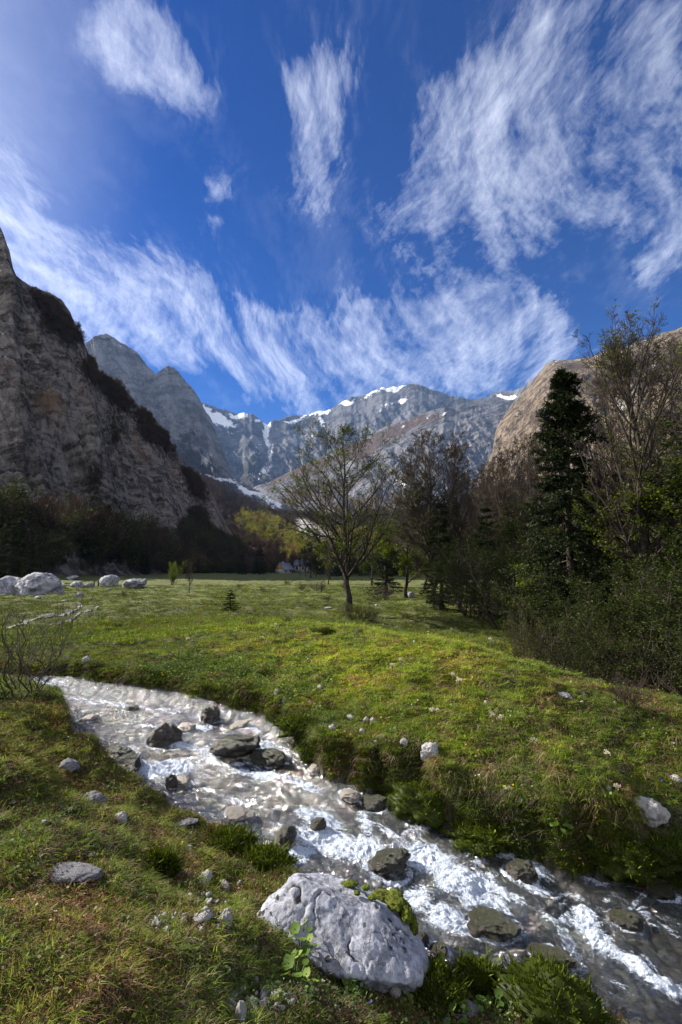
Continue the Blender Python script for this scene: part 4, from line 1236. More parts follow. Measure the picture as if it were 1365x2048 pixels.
def mat_water():
    m, n = new_mat('stream_water')
    uvn = n.n('ShaderNodeUVMap', uv_map='UVMap').outputs[0]
    pos = n.n('ShaderNodeNewGeometry').outputs['Position']
    wv = n.vm('SUBTRACT', n.noise(pos, 5.0, 4, 0.6, out=1), (0.5, 0.5, 0.5))
    uvw = n.vm('ADD', uvn, n.vm('SCALE', wv, sc=0.22))
    s1 = n.noise(n.vm('MULTIPLY', uvw, (7.0, 26.0, 1)), 1.0, 8, 0.7)
    s2 = n.noise(n.vm('MULTIPLY', uvw, (26.0, 70.0, 1)), 1.0, 6, 0.72)
    bub = n.vor(n.vm('ADD', pos, n.vm('SCALE', wv, sc=0.1)), 75.0, 'F1')
    fo = n.attr('foam')
    tex = n.m('ADD', n.m('MULTIPLY', s1, 0.52), n.m('ADD', n.m('MULTIPLY', s2, 0.40), n.m('MULTIPLY', bub, 0.10)))
    ff = n.ramp(n.m('SUBTRACT', n.m('ADD', tex, n.m('MULTIPLY', fo, 0.48)), 0.71), -0.02, 0.12)
    ff = n.m('MULTIPLY', ff, n.ramp(fo, 0.10, 0.38, 0.12, 1.0))
    hb = n.m('ADD', n.m('MULTIPLY', s1, 0.8), n.m('MULTIPLY', s2, 0.7))
    nb = n.bump(n.m('ADD', hb, n.m('MULTIPLY', n.noise(n.vm('MULTIPLY', uvw, (60.0, 150.0, 1)), 1.0, 4, 0.7), 0.4)), 1.0, 0.045)
    fres = n.n('ShaderNodeFresnel', {'IOR': 1.33, 'Normal': nb}).outputs[0]
    tr = n.n('ShaderNodeBsdfTransparent', {'Color': (0.74, 0.75, 0.73, 1)}).outputs[0]
    gl = n.n('ShaderNodeBsdfGlossy', {'Color': (1, 1, 1, 1), 'Roughness': 0.10, 'Normal': nb}).outputs[0]
    wat = n.n('ShaderNodeMixShader', {0: n.m('MULTIPLY', fres, 0.46, clamp=True), 1: tr, 2: gl}).outputs[0]
    # thin aerated sheet
    aer = n.n('ShaderNodeBsdfDiffuse', {'Color': (0.15, 0.20, 0.26, 1), 'Normal': nb}).outputs[0]
    wat = n.n('ShaderNodeMixShader', {0: n.m('MULTIPLY', n.ramp(s1, 0.45, 0.7), n.m('ADD', 0.02, n.m('MULTIPLY', fo, 0.40))), 1: wat, 2: aer}).outputs[0]
    fd = n.n('ShaderNodeBsdfDiffuse', {'Color': (0.64, 0.71, 0.81, 1), 'Normal': n.bump(n.m('ADD', s2, n.m('MULTIPLY', bub, 0.5)), 0.8, 0.03)}).outputs[0]
    ft = n.n('ShaderNodeBsdfTranslucent', {'Color': (0.48, 0.57, 0.70, 1)}).outputs[0]
    fsh = n.n('ShaderNodeMixShader', {0: 0.2, 1: fd, 2: ft}).outputs[0]
    finish(n, n.n('ShaderNodeMixShader', {0: ff, 1: wat, 2: fsh}).outputs[0])
    return m


me = mesh_np('water', V.reshape(-1, 3), grid_quads(NSW, NTW), None, {'foam': fm.ravel()}, uv=np.stack([sarr, tl + 0 * sarr], -1).reshape(-1, 2))
tag(obj('water', me, mat_water()), kind='structure')

# ------------------------------------------------------------------ white gravel tracks on the left meadow
TRACK_PTS = []


def track(pix, width, name):
    Pp = np.array([ground_at_px(a, b) for a, b in pix])
    Cc = catmull(Pp, 120)
    tg = np.gradient(Cc[:, :2], axis=0)
    tg /= np.linalg.norm(tg, axis=1)[:, None]
    nn = np.stack([-tg[:, 1], tg[:, 0]], -1)
    i_ = np.arange(120)
    wv = width * (0.75 + 0.5 * perlin(i_ * 0.17, 3.0, 0)) * np.minimum(1, np.minimum(i_, 119 - i_) / 8 + 0.15)
    off = np.linspace(-1, 1, 7)
    XY = Cc[:, None, :2] + nn[:, None] * (wv[:, None] * off[None] * 0.5)[..., None]
    Z = ground_z(XY[..., 0], XY[..., 1]) + 0.03
    TRACK_PTS.append((Cc[:, :2], width))
    return obj(name, mesh_np(name, np.concatenate([XY, Z[..., None]], -1).reshape(-1, 3), grid_quads(120, 7)), M['track'])


M['track'] = mat_plain('pale_gravel', (0.20, 0.195, 0.185), 0.4, 14.0, 0.9, 0.6)
tag(track([(-160, 1290), (-60, 1271), (20, 1256), (60, 1243), (105, 1231), (140, 1222), (158, 1214), (161, 1209), (152, 1205)], 0.20, 'path'), kind='structure')
tag(track([(95, 1254), (125, 1245), (150, 1234), (172, 1225), (192, 1219), (196, 1212)], 0.12, 'path'), kind='structure')


# moss crest of the big boulder
V, T = ico(4)
mo = Acc()
for (mx, my, mr, sx, sy, sz) in [(790, 1800, 3.08, .055, .09, .022), (812, 1822, 3.04, .035, .08, .03), (828, 1850, 3.02, .022, .05, .05), (765, 1790, 3.12, .06, .05, .018), (700, 1768, 3.10, .05, .03, .012), (732, 1775, 3.05, .022, .022, .012), (715, 1786, 3.0, .018, .018, .010), (745, 1795, 3.0, .026, .018, .010)]:
    W = V * np.array([sx, sy, sz])
    W = W * (1 + 0.45 * fbm(V[:, 0] * 3 + mx * 0.9, V[:, 1] * 3, V[:, 2] * 3, 4)[:, None])
    mo.add(W + BP(mx, my, mr) - bc, T=T)


def mat_moss():
    m, n = new_mat('moss')
    tc = n.n('ShaderNodeTexCoord').outputs['Object']
    a = n.noise(tc, 9, 5, 0.65)
    b = n.noise(tc, 70, 4, 0.7)
    col = n.mix(n.ramp(a, 0.38, 0.62), (0.018, 0.022, 0.005, 1), (0.080, 0.115, 0.010, 1))
    col = n.mix(n.ramp(b, 0.35, 0.7), col, (0.13, 0.15, 0.02, 1))
    finish(n, pbsdf(n, col, 0.95, n.bump(b, 1.0, 0.02), 0.1))
    return m


M['moss'] = mat_moss()
obj('moss', mo.mesh('moss'), M['moss'], parent=BO)


# ------------------------------------------------------------------ scattered ground cover (sources live in unlinked collections)
def src_collection(name, meshes):
    c = bpy.data.collections.new(name)
    for i, (nm, me, mt) in enumerate(meshes):
        o = bpy.data.objects.new(f'{nm}_{i:02d}', me)
        for k in (mt if isinstance(mt, (list, tuple)) else [mt]):
            me.materials.append(k)
        c.objects.link(o)
    return c


def scatter(name, pts, rot, scl, idx, tint, coll, kind='stuff', label=None):
    me = bpy.data.meshes.new(name)
    n = len(pts)
    me.vertices.add(n)
    me.vertices.foreach_set('co', np.asarray(pts, np.float32).ravel())
    for nm, typ, arr, key in (('rot', 'FLOAT_VECTOR', rot, 'vector'), ('scl', 'FLOAT_VECTOR', scl, 'vector'), ('idx', 'INT', idx, 'value'), ('tint', 'FLOAT_VECTOR', tint, 'vector')):
        at = me.attributes.new(nm, typ, 'POINT')
        at.data.foreach_set(key, np.ascontiguousarray(arr, np.int32 if typ == 'INT' else np.float32).ravel())
    o = bpy.data.objects.new(name, me)
    COL.objects.link(o)
    ng = bpy.data.node_groups.new(name, 'GeometryNodeTree')
    ng.interface.new_socket('Geometry', in_out='INPUT', socket_type='NodeSocketGeometry')
    ng.interface.new_socket('Geometry', in_out='OUTPUT', socket_type='NodeSocketGeometry')
    N = ng.nodes
    gi = N.new('NodeGroupInput')
    go = N.new('NodeGroupOutput')
    ci = N.new('GeometryNodeCollectionInfo')
    ci.inputs['Collection'].default_value = coll
    ci.inputs['Separate Children'].default_value = True
    ci.inputs['Reset Children'].default_value = True
    ip = N.new('GeometryNodeInstanceOnPoints')
    ip.inputs['Pick Instance'].default_value = True

    def na(nm, typ):
        a = N.new('GeometryNodeInputNamedAttribute')
        a.data_type = typ
        a.inputs['Name'].default_value = nm
        return a.outputs[0]
    er = N.new('FunctionNodeEulerToRotation')
    ng.links.new(na('rot', 'FLOAT_VECTOR'), er.inputs[0])
    ng.links.new(gi.outputs[0], ip.inputs['Points'])
    ng.links.new(ci.outputs[0], ip.inputs['Instance'])
    ng.links.new(na('idx', 'INT'), ip.inputs['Instance Index'])
    ng.links.new(er.outputs[0], ip.inputs['Rotation'])
    ng.links.new(na('scl', 'FLOAT_VECTOR'), ip.inputs['Scale'])
    ng.links.new(ip.outputs[0], go.inputs[0])
    md = o.modifiers.new('scatter', 'NODES')
    md.node_group = ng
    tag(o, kind=kind)
    if label:
        o['label'] = label
    return o


def blades(nb, rad, hmin, hmax, width, lean, droop, rg, tone=(0, 1), seg=3):
    """a tuft of curved tapering blades"""
    a = rg.uniform(0, 2 * math.pi, nb)
    rr = rad * np.sqrt(rg.random(nb))
    base = np.stack([rr * np.cos(a), rr * np.sin(a), np.full(nb, -0.012)], -1)
    da = a + rg.normal(0, 0.9, nb)
    out = np.stack([np.cos(da), np.sin(da), 0 * da], -1)
    h = rg.uniform(hmin, hmax, nb)
    le = np.abs(rg.normal(lean, lean * 0.5, nb))
    t = np.linspace(0, 1, seg + 1)
    P_ = base[:, None] + out[:, None] * (h * le)[:, None, None] * (t ** 1.6)[None, :, None]
    zz_ = h[:, None] * (t[None] * (1 - 0.35 * le[:, None] * t[None]) - droop * le[:, None] * t[None] ** 3)
    P_[:, :, 2] += zz_
    side = np.stack([-np.sin(da + 0.5), np.cos(da + 0.5), 0 * da], -1)
    wv = width * rg.uniform(0.7, 1.3, nb)[:, None] * (1 - 0.85 * t[None] ** 1.5) * 0.5
    L = P_ - side[:, None] * wv[..., None]
    Rr = P_ + side[:, None] * wv[..., None]
    V_ = np.stack([L, Rr], 2).reshape(nb, -1, 3)
    q = np.array([[2 * i, 2 * i + 1, 2 * i + 3, 2 * i + 2] for i in range(seg)])
    Q_ = (np.arange(nb) * (2 * (seg + 1)))[:, None, None] + q[None]
    tn = rg.uniform(tone[0], tone[1], nb)
    return V_.reshape(-1, 3), Q_.reshape(-1, 4), np.repeat(tn, 2 * (seg + 1))


M['grass'] = mat_leaf('grass_blades', (0.092, 0.160, 0.016), (0.205, 0.280, 0.030), (0.31, 0.27, 0.10), trans=0.5, use_tint=True)
M['straw'] = mat_leaf('straw_blades', (0.13, 0.10, 0.05), (0.24, 0.19, 0.10), (0.33, 0.28, 0.17), trans=0.3, use_tint=True)
M['mosstuft'] = mat_leaf('moss_tufts', (0.040, 0.060, 0.006), (0.085, 0.120, 0.010), (0.12, 0.15, 0.018), trans=0.25, use_tint=True)
M['herb'] = mat_leaf('herb_cover', (0.050, 0.085, 0.018), (0.095, 0.145, 0.035), (0.16, 0.21, 0.06), trans=0.3, use_tint=True)
srcs = []
rg = np.random.default_rng(3)
for i in range(5):           # 0-4 short green
    a_ = Acc()
    V, Q, t_ = blades(46, 0.075, 0.025, 0.075, 0.0045, 0.9, 0.35, rg, (0, 0.86))
    a_.add(V, Q, a=t_)
    V, Q, t_ = blades(8, 0.07, 0.02, 0.06, 0.004, 1.2, 0.5, rg, (0.85, 1))
    a_.add(V, Q, a=t_)
    srcs.append(('a_short_grass', a_.mesh('short_grass'), M['grass']))
for i in range(4):           # 5-8 taller, drooping
    a_ = Acc()
    V, Q, t_ = blades(44, 0.055, 0.045, 0.115, 0.0045, 0.9, 0.5, rg, (0, 0.9), 4)
    a_.add(V, Q, a=t_)
    srcs.append(('b_long_grass', a_.mesh('long_grass'), M['grass']))
for i in range(4):           # 9-12 straw
    a_ = Acc()
    V, Q, t_ = blades(34, 0.06, 0.025, 0.085, 0.0035, 1.4, 0.8, rg, (0, 1), 4)
    a_.add(V, Q, a=t_)
    srcs.append(('c_straw', a_.mesh('straw'), M['straw']))
for i in range(3):           # 13-15 moss
    a_ = Acc()
    V, Q, t_ = blades(110, 0.06, 0.012, 0.034, 0.005, 0.6, 0.1, rg, (0, 1), 2)
    a_.add(V, Q, a=t_)
    srcs.append(('d_moss', a_.mesh('moss_tuft'), M['mosstuft']))
for i in range(4):           # 16-19 broad little leaves
    a_ = Acc()
    nl = 26
    an = rg.uniform(0, 6.28, nl)
    rr_ = 0.085 * np.sqrt(rg.random(nl))
    C = np.stack([rr_ * np.cos(an), rr_ * np.sin(an), rg.uniform(0.01, 0.06, nl)], -1)
    a_.leaves(C, rg.uniform(0.014, 0.030, nl), rg, flat=0.35, aspect=0.85)
    V, Q, t_ = blades(16, 0.06, 0.03, 0.08, 0.004, 1.0, 0.4, rg, (0, 0.6))
    a_.add(V, Q, a=t_)
    srcs.append(('e_herb', a_.mesh('herb'), M['herb']))
for i in range(3):           # 20-22 coarse meadow patch for the distance
    a_ = Acc()
    V, Q, t_ = blades(60, 0.30, 0.05, 0.16, 0.016, 1.0, 0.4, rg, (0, 1), 2)
    a_.add(V, Q, a=t_)
    srcs.append(('f_meadow', a_.mesh('meadow_patch'), M['grass']))
for i in range(2):           # 23-24 tall dead stalks
    a_ = Acc()
    V, Q, t_ = blades(7, 0.18, 0.10, 0.22, 0.009, 0.25, 0.05, rg, (0, 1), 2)
    a_.add(V, Q, a=t_)
    srcs.append(('g_stalk', a_.mesh('stalks'), M['straw']))
M['yellow_flower'] = mat_leaf('yellow_petals', (0.55, 0.42, 0.02), (0.65, 0.52, 0.03), trans=0.2)
M['violet_flower'] = mat_leaf('violet_petals', (0.07, 0.05, 0.30), (0.12, 0.09, 0.42), trans=0.2)
M['white_flower'] = mat_leaf('white_petals', (0.50, 0.48, 0.45), (0.62, 0.60, 0.57), trans=0.2)
for i, k_ in enumerate(('violet_flower', 'white_flower', 'yellow_flower')):      # 25-27
    a_ = Acc()
    for q in range(3):
        c_ = np.array([rg.normal(0, 0.03), rg.normal(0, 0.03), rg.uniform(0.03, 0.06)])
        an = np.arange(6) * 1.05
        a_.leaves(np.repeat(c_[None], 6, 0), 0.013, rg, aspect=0.7, dirs=np.stack([np.cos(an), np.sin(an), 0.3 + 0 * an], -1))
    srcs.append((f'h_{i}_flower', a_.mesh('flower'), M[k_]))
M['litter'] = mat_leaf('dead_leaves', (0.045, 0.026, 0.014), (0.12, 0.07, 0.035), (0.20, 0.14, 0.08), trans=0.1, use_tint=True)
for i in range(3):           # 28-30
    a_ = Acc()
    C = np.stack([rg.normal(0, 0.05, 34), rg.normal(0, 0.05, 34), rg.uniform(0.0, 0.035, 34)], -1)
    a_.leaves(C, rg.uniform(0.008, 0.022, 34), rg, flat=0.6, aspect=0.5)
    V, Q, t_ = blades(14, 0.06, 0.02, 0.05, 0.004, 1.2, 0.6, rg, (0.4, 1))
    a_.add(V, Q, a=t_)
    srcs.append((f'i_{i}_litter', a_.mesh('litter'), M['litter']))
GRASS_SRC = src_collection('grass_sources', srcs)

RS = np.array(ROCK_SPOTS)


def ring_pts(n, r0, r1, th0=-62, th1=62, power=1.0):
    th = rng.uniform(R(th0), R(th1), n)
    lr_ = rng.uniform(0, 1, n) ** power
    r = np.exp(math.log(r0) + lr_ * (math.log(r1) - math.log(r0)))
    return np.stack([r * np.sin(th), r * np.cos(th)], -1)


_bi = rng.integers(20, 138, 9000)
_bf = rng.random(9000) < 0.62
_be = np.where(_bf[:, None], FS[_bi, :2], NS[_bi, :2])
_bo = np.where(_bf[:, None], FS[_bi, :2] - NS[_bi, :2], NS[_bi, :2] - FS[_bi, :2])
_bo /= np.linalg.norm(_bo, axis=1)[:, None]
BANK_PTS = _be + _bo * rng.uniform(-0.02, 0.20, 9000)[:, None] + rng.normal(0, 0.04, (9000, 2))
P_list = [BANK_PTS, ring_pts(15000, 0.9, 2.2), ring_pts(40000, 2.0, 4.5), ring_pts(44000, 4.2, 9.0), ring_pts(30000, 8.5, 18.0, -50, 50), ring_pts(9000, 17, 60, -45, 45)]
PT = np.concatenate(P_list)
gzz, gss = ground_z(PT[:, 0], PT[:, 1], True)
keep = gss > 0.012 + 0.05 * fbm(PT[:, 0] * 3, PT[:, 1] * 3, 41.0, 2)
for Cc_, w_ in TRACK_PTS:
    for c_ in Cc_[::2]:
        keep &= (PT[:, 0] - c_[0]) ** 2 + (PT[:, 1] - c_[1]) ** 2 > (w_ * 0.75 + 0.12) ** 2
# clear of rocks and the boulder
for (x, y, r_) in ROCK_SPOTS:
    keep &= ~((np.abs(PT[:, 0] - x) < r_ * 0.9) & (np.abs(PT[:, 1] - y) < r_ * 0.9))
keep &= ~(((PT[:, 0] - bc[0]) / 0.42) ** 2 + ((PT[:, 1] - bc[1]) / 0.36) ** 2 < 1)
gpx, gpy = proj(np.stack([PT[:, 0], PT[:, 1], gzz], -1))
rad = np.hypot(PT[:, 0], PT[:, 1])
bare = ell(gpx, gpy, [(410, 1825, 85, 62, 20, 1.05), (300, 1845, 60, 40, 0, .95), (510, 2010, 110, 60, 0, 1.0), (470, 1900, 60, 40, 0, .6), (380, 1700, 40, 14, 0, .6), (600, 1960, 60, 40, 0, .4), (715, 1460, 50, 14, 10, .7), (1000, 1340, 40, 10, 10, .5), (330, 1660, 50, 10, 0, .3), (60, 1370, 60, 20, 0, .3)])
cl1 = fbm(PT[:, 0] * 1.6, PT[:, 1] * 1.6, 3.0, 4)
cl2 = fbm(PT[:, 0] * 4.0, PT[:, 1] * 4.0, 13.0, 3)
cl3 = fbm(PT[:, 0] * 0.45, PT[:, 1] * 0.45, 23.0, 3)
u01 = rng.random(len(PT))
keep &= u01 > bare * 0.95
keep &= ~((cl1 + 0.6 * cl2 < -0.42) & (u01 < 0.5))
side = gpx < (gpy - 1340) * 1.9 + 60       # rough: near bank lies left of the stream
nearb = side & (gpy > 1400)
strawp = 0.12 + 0.35 * sstep(cl1, 0.0, 0.45) + 0.12 * nearb + ell(gpx, gpy, [(900, 1540, 300, 60, 10, .32), (1150, 1500, 260, 120, 20, .2), (1000, 1620, 260, 40, 15, .25)])
strawp *= np.where(rad > 14, 0.5, 1)
mossp = 0.16 + 0.18 * nearb + 0.22 * sstep(cl2 - cl1, 0.0, 0.6) + 0.7 * sstep(0.28 - gss, 0, 0.28) + ell(gpx, gpy, [(520, 1720, 60, 40, 30, .9), (440, 1680, 60, 25, 20, .7), (870, 1960, 70, 50, 0, 1.0), (1110, 1990, 100, 50, 20, 1.0), (1250, 1700, 90, 40, 10, .8), (960, 1650, 100, 20, 10, .5), (200, 1440, 90, 25, 10, .6), (700, 1510, 100, 20, 20, .5)])
herbp = 0.02 + 0.10 * sstep(cl2, 0.2, 0.6) + ell(gpx, gpy, [(420, 1340, 160, 30, 0, .5), (560, 1400, 60, 40, 30, .4), (1150, 1690, 200, 40, 15, .55), (900, 2010, 120, 50, 0, .6), (650, 1990, 120, 40, 0, .6), (330, 1255, 160, 20, 0, .35)])
longp = 0.12 + 0.22 * sstep(cl3, -0.1, 0.4) + ell(gpx, gpy, [(980, 1520, 300, 80, 10, .25), (1000, 1600, 250, 60, 10, .3)])
v = rng.random(len(PT))
idx = rng.integers(0, 5, len(PT))
pm = np.clip(mossp, 0, 0.9)
ph = np.clip(herbp, 0, 0.9) * (1 - pm)
ps = np.clip(strawp, 0, 0.8) * (1 - pm - ph)
pl = np.clip(longp, 0, 0.8) * (1 - pm - ph - ps)
idx = np.where(v < pm, rng.integers(13, 16, len(PT)), np.where(v < pm + ph, rng.integers(16, 20, len(PT)), np.where(v < pm + ph + ps, rng.integers(9, 13, len(PT)), np.where(v < pm + ph + ps + pl, rng.integers(5, 9, len(PT)), idx))))
farm = rad > 13
idx = np.where(farm & (rng.random(len(PT)) < 0.8), rng.integers(20, 23, len(PT)), idx)
stalk = ell(gpx, gpy, [(330, 1252, 180, 16, 0, .12), (560, 1180, 200, 12, 0, .06)])
idx = np.where(farm & (rng.random(len(PT)) < stalk), rng.integers(23, 25, len(PT)), idx)
lit = (rng.random(len(PT)) < (0.12 + 0.10 * nearb + 0.30 * sstep(cl2 - 0.5 * cl3, 0.15, 0.6))) & ~farm
idx = np.where(lit, rng.integers(28, 31, len(PT)), idx)
flw = (rng.random(len(PT)) < 0.0022) & ~farm
idx = np.where(flw, rng.integers(25, 28, len(PT)), idx)
scl = np.where(farm, 0.8 + 0.02 * rad, np.clip(0.44 + 0.085 * rad, 0.5, 1.3)) * rng.uniform(0.7, 1.3, len(PT))
S3 = np.stack([scl, scl, scl * rng.uniform(0.7, 1.25, len(PT))], -1)
S3[(idx >= 20) & (idx < 23), 2] *= 0.6
S3[idx < 5, 2] *= 0.62
S3[(idx >= 5) & (idx < 13), 2] *= 0.70
# tint: patches of yellow-green, dull green and brown, plus painted sun and shade
ty = sstep(cl1 + 0.5 * cl3, -0.3, 0.5)
tb = sstep(cl2 + 0.4 * cl1, 0.1, 0.7)
tint = np.stack([0.72 + 0.40 * ty + 0.22 * tb, 0.80 + 0.24 * ty - 0.06 * tb, 0.80 + 0.0 * ty + 0.15 * tb], -1)
warm = ell(gpx, gpy, [(700, 1330, 330, 90, 5, 1.0), (850, 1310, 300, 60, 5, 1.0), (1000, 1450, 320, 120, 15, .95)])  # sunlit knoll and slope: extra brightness put into the grass tint
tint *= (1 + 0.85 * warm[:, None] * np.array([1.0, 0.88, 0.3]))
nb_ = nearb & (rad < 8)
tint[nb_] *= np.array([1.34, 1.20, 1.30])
tint *= (1 + 0.45 * farm * np.clip(fbm(PT[:, 0] * 0.8, PT[:, 1] * 0.55, 61.0, 4), -0.8, 0.8))[:, None]
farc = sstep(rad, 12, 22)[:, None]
tint = tint * (1 - farc) + tint * np.array([0.50, 0.49, 0.55]) * farc  # far meadow darkened: its shade is put into the tint
tint *= (1 - 0.28 * ell(gpx, gpy, [(150, 1290, 330, 90, 0, 1.0)]))[:, None]  # left meadow shade, also painted into the tint
tint *= rng.uniform(0.72, 1.28, (len(PT), 1)) * np.array([1.0, 0.97, 1.25])
rot = np.stack([rng.normal(0, 0.12, len(PT)), rng.normal(0, 0.12, len(PT)), rng.uniform(0, 6.28, len(PT))], -1)
sel = keep
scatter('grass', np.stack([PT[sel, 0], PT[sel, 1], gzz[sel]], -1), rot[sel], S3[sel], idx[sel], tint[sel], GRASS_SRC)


# ------------------------------------------------------------------ trees
def grow(parentP, parentR, nchild, t0, t1, ang, angv, lenf, k, rg, up=0.3, jit=0.08, rad_f=0.55, len_abs=None, taper=0.25, plen=None, shape=None, flatten=0.0):
    """children of each parent branch. parentP (M,k,3), parentR (M,k). Returns P, R, L"""
    Mn, kp, _ = parentP.shape
    if plen is None:
        plen = np.linalg.norm(np.diff(parentP, axis=1), axis=2).sum(1)
    t = rg.uniform(t0, t1, (Mn, nchild))
    t = np.sort(t, axis=1)
    fi = t * (kp - 1)
    i0 = np.clip(fi.astype(int), 0, kp - 2)
    fr = (fi - i0)[..., None]
    ar = np.arange(Mn)[:, None]
    base = parentP[ar, i0] * (1 - fr) + parentP[ar, i0 + 1] * fr
    tang = parentP[ar, i0 + 1] - parentP[ar, i0]
    tang /= np.linalg.norm(tang, axis=2, keepdims=True) + 1e-9
    pr_ = parentR[ar, i0] * (1 - fr[..., 0]) + parentR[ar, i0 + 1] * fr[..., 0]
    az0 = rg.uniform(0, 6.28, (Mn, 1)) + np.arange(nchild)[None] * 2.4 + rg.normal(0, 0.5, (Mn, nchild))
    ref = np.where(np.abs(tang[..., 2:3]) > 0.95, np.array([1.0, 0, 0]), np.array([0, 0, 1.0]))
    U = np.cross(tang, np.broadcast_to(ref, tang.shape))
    U /= np.linalg.norm(U, axis=2, keepdims=True) + 1e-9
    W = np.cross(tang, U)
    a = R(ang) + rg.normal(0, R(angv), (Mn, nchild))
    lat = np.cos(az0)[..., None] * U + np.sin(az0)[..., None] * W
    d = tang * np.cos(a)[..., None] + lat * np.sin(a)[..., None]
    d[..., 2] *= (1 - flatten)
    sh = (1 - 0.55 * t) if shape is None else shape(t)
    L = (plen[:, None] * lenf if len_abs is None else len_abs) * sh * rg.uniform(0.75, 1.25, (Mn, nchild))
    m = Mn * nchild
    base = base.reshape(m, 3)
    d = d.reshape(m, 3)
    d /= np.linalg.norm(d, axis=1)[:, None]
    L = L.reshape(m)
    Pn = np.empty((m, k, 3))
    Pn[:, 0] = base
    step = L / (k - 1)
    for q in range(1, k):
        d = d + rg.normal(0, jit, (m, 3)) + np.array([0, 0, up / (k - 1)])
        d /= np.linalg.norm(d, axis=1)[:, None]
        Pn[:, q] = Pn[:, q - 1] + d * step[:, None]
    r0 = np.minimum(pr_.reshape(m) * rad_f, 0.05 * L + 0.004)
    Rn = r0[:, None] * np.linspace(1, taper, k)[None]
    return Pn, Rn, L


def trunk_path(H, lean, k, rg, jit=0.02, r=0.2, taper=0.12, fork=None):
    z = np.linspace(0, 1, k)
    P_ = np.zeros((1, k, 3))
    P_[0, :, 2] = z * H
    P_[0, :, 0] = lean[0] * z ** 1.2 * H + np.cumsum(rg.normal(0, jit, k)) * H * 0.3
    P_[0, :, 1] = lean[1] * z ** 1.2 * H + np.cumsum(rg.normal(0, jit, k)) * H * 0.3
    P_[0, 0, :] = (0, 0, -0.25)
    R_ = r * (1 - (1 - taper) * z[None] ** 0.9)
    R_[0, 0] *= 1.5
    if k > 1:
        R_[0, 1] *= 1.08
    return P_, R_


def bare_tree(H=9.0, spread=1.0, seed=1, lean=(0, 0), r=0.19, nlimb=22, t0=0.16, twig_r=0.006, leaf_n=0, leaf_size=0.07, leaf_low=0.5, limb_ang=58, up=0.55, shape=None, low_bough=True, stems=1, leaf_mat='bud', twig_mat='twig', name='beech_tree', dens=1.0):
    rg = np.random.default_rng(seed)
    root = empty(name, (0, 0, 0))
    A = Acc()
    Bt = Acc()
    Lf = Acc()
    tips = []
    for sidx in range(stems):
        ln = (lean[0] + (0 if stems == 1 else rg.normal(0, 0.16)), lean[1] + (0 if stems == 1 else rg.normal(0, 0.16)))
        Hs = H * (1 if sidx == 0 else rg.uniform(0.6, 0.95))
        Tp, Tr = trunk_path(Hs, ln, 14, rg, 0.02, r * (1 if stems == 1 else 0.7), 0.08)
        A.tubes(Tp, Tr, 9)
        shp = shape or (lambda t: 0.30 + 0.75 * np.sin(np.pi * np.clip((t - 0.02) / 0.98, 0, 1)) ** 0.8 * (1 - 0.45 * t))
        P1, R1, L1 = grow(Tp, Tr, nlimb, t0, 0.97, limb_ang, 9, 0.42 * spread, 9, rg, up=up, jit=0.07, rad_f=0.55, shape=shp)
        A.tubes(P1, R1, 6)
        n2 = max(4, int(9 * dens))
        P2, R2, L2 = grow(P1, R1, n2, 0.18, 0.98, 38, 10, 0.45, 6, rg, up=0.30, jit=0.09, rad_f=0.6)
        Bt.tubes(P2, np.maximum(R2, twig_r * 0.9), 4)
        n3 = max(3, int(6 * dens))
        P3, R3, L3 = grow(P2, R2, n3, 0.15, 1.0, 36, 12, 0.52, 4, rg, up=0.25, jit=0.1, rad_f=0.6)
        Bt.tubes(P3, np.maximum(R3, twig_r * 0.75), 3)
        n4 = max(2, int(4 * dens))
        P4, R4, L4 = grow(P3, R3, n4, 0.2, 1.0, 34, 12, 0.6, 3, rg, up=0.2, jit=0.1, rad_f=0.6)
        Bt.tubes(P4, np.maximum(R4, twig_r * 0.6), 3)
        tips.append(P4[:, 1:].reshape(-1, 3))
        tips.append(P3[:, 2:].reshape(-1, 3))
    tips = np.concatenate(tips)
    if leaf_n:
        hrel = tips[:, 2] / H
        wgt = np.where(hrel < leaf_low, 1.0, 0.16)
        wgt = wgt * (0.3 + sstep(fbm(tips[:, 0] * 0.6, tips[:, 1] * 0.6, tips[:, 2] * 0.9, 3), -0.2, 0.35))
        pick = rg.choice(len(tips), leaf_n, p=wgt / wgt.sum())
        C = tips[pick] + rg.normal(0, leaf_size * 0.8, (leaf_n, 3))
        Lf.leaves(C, leaf_size, rg, flat=0.4, aspect=0.7)
        obj('leaves', Lf.mesh('leaves', False), M[leaf_mat], root)
    obj('trunk', A.mesh('trunk'), M['bark'], root)
    obj('crown', Bt.mesh('crown'), M[twig_mat], root)
    return root


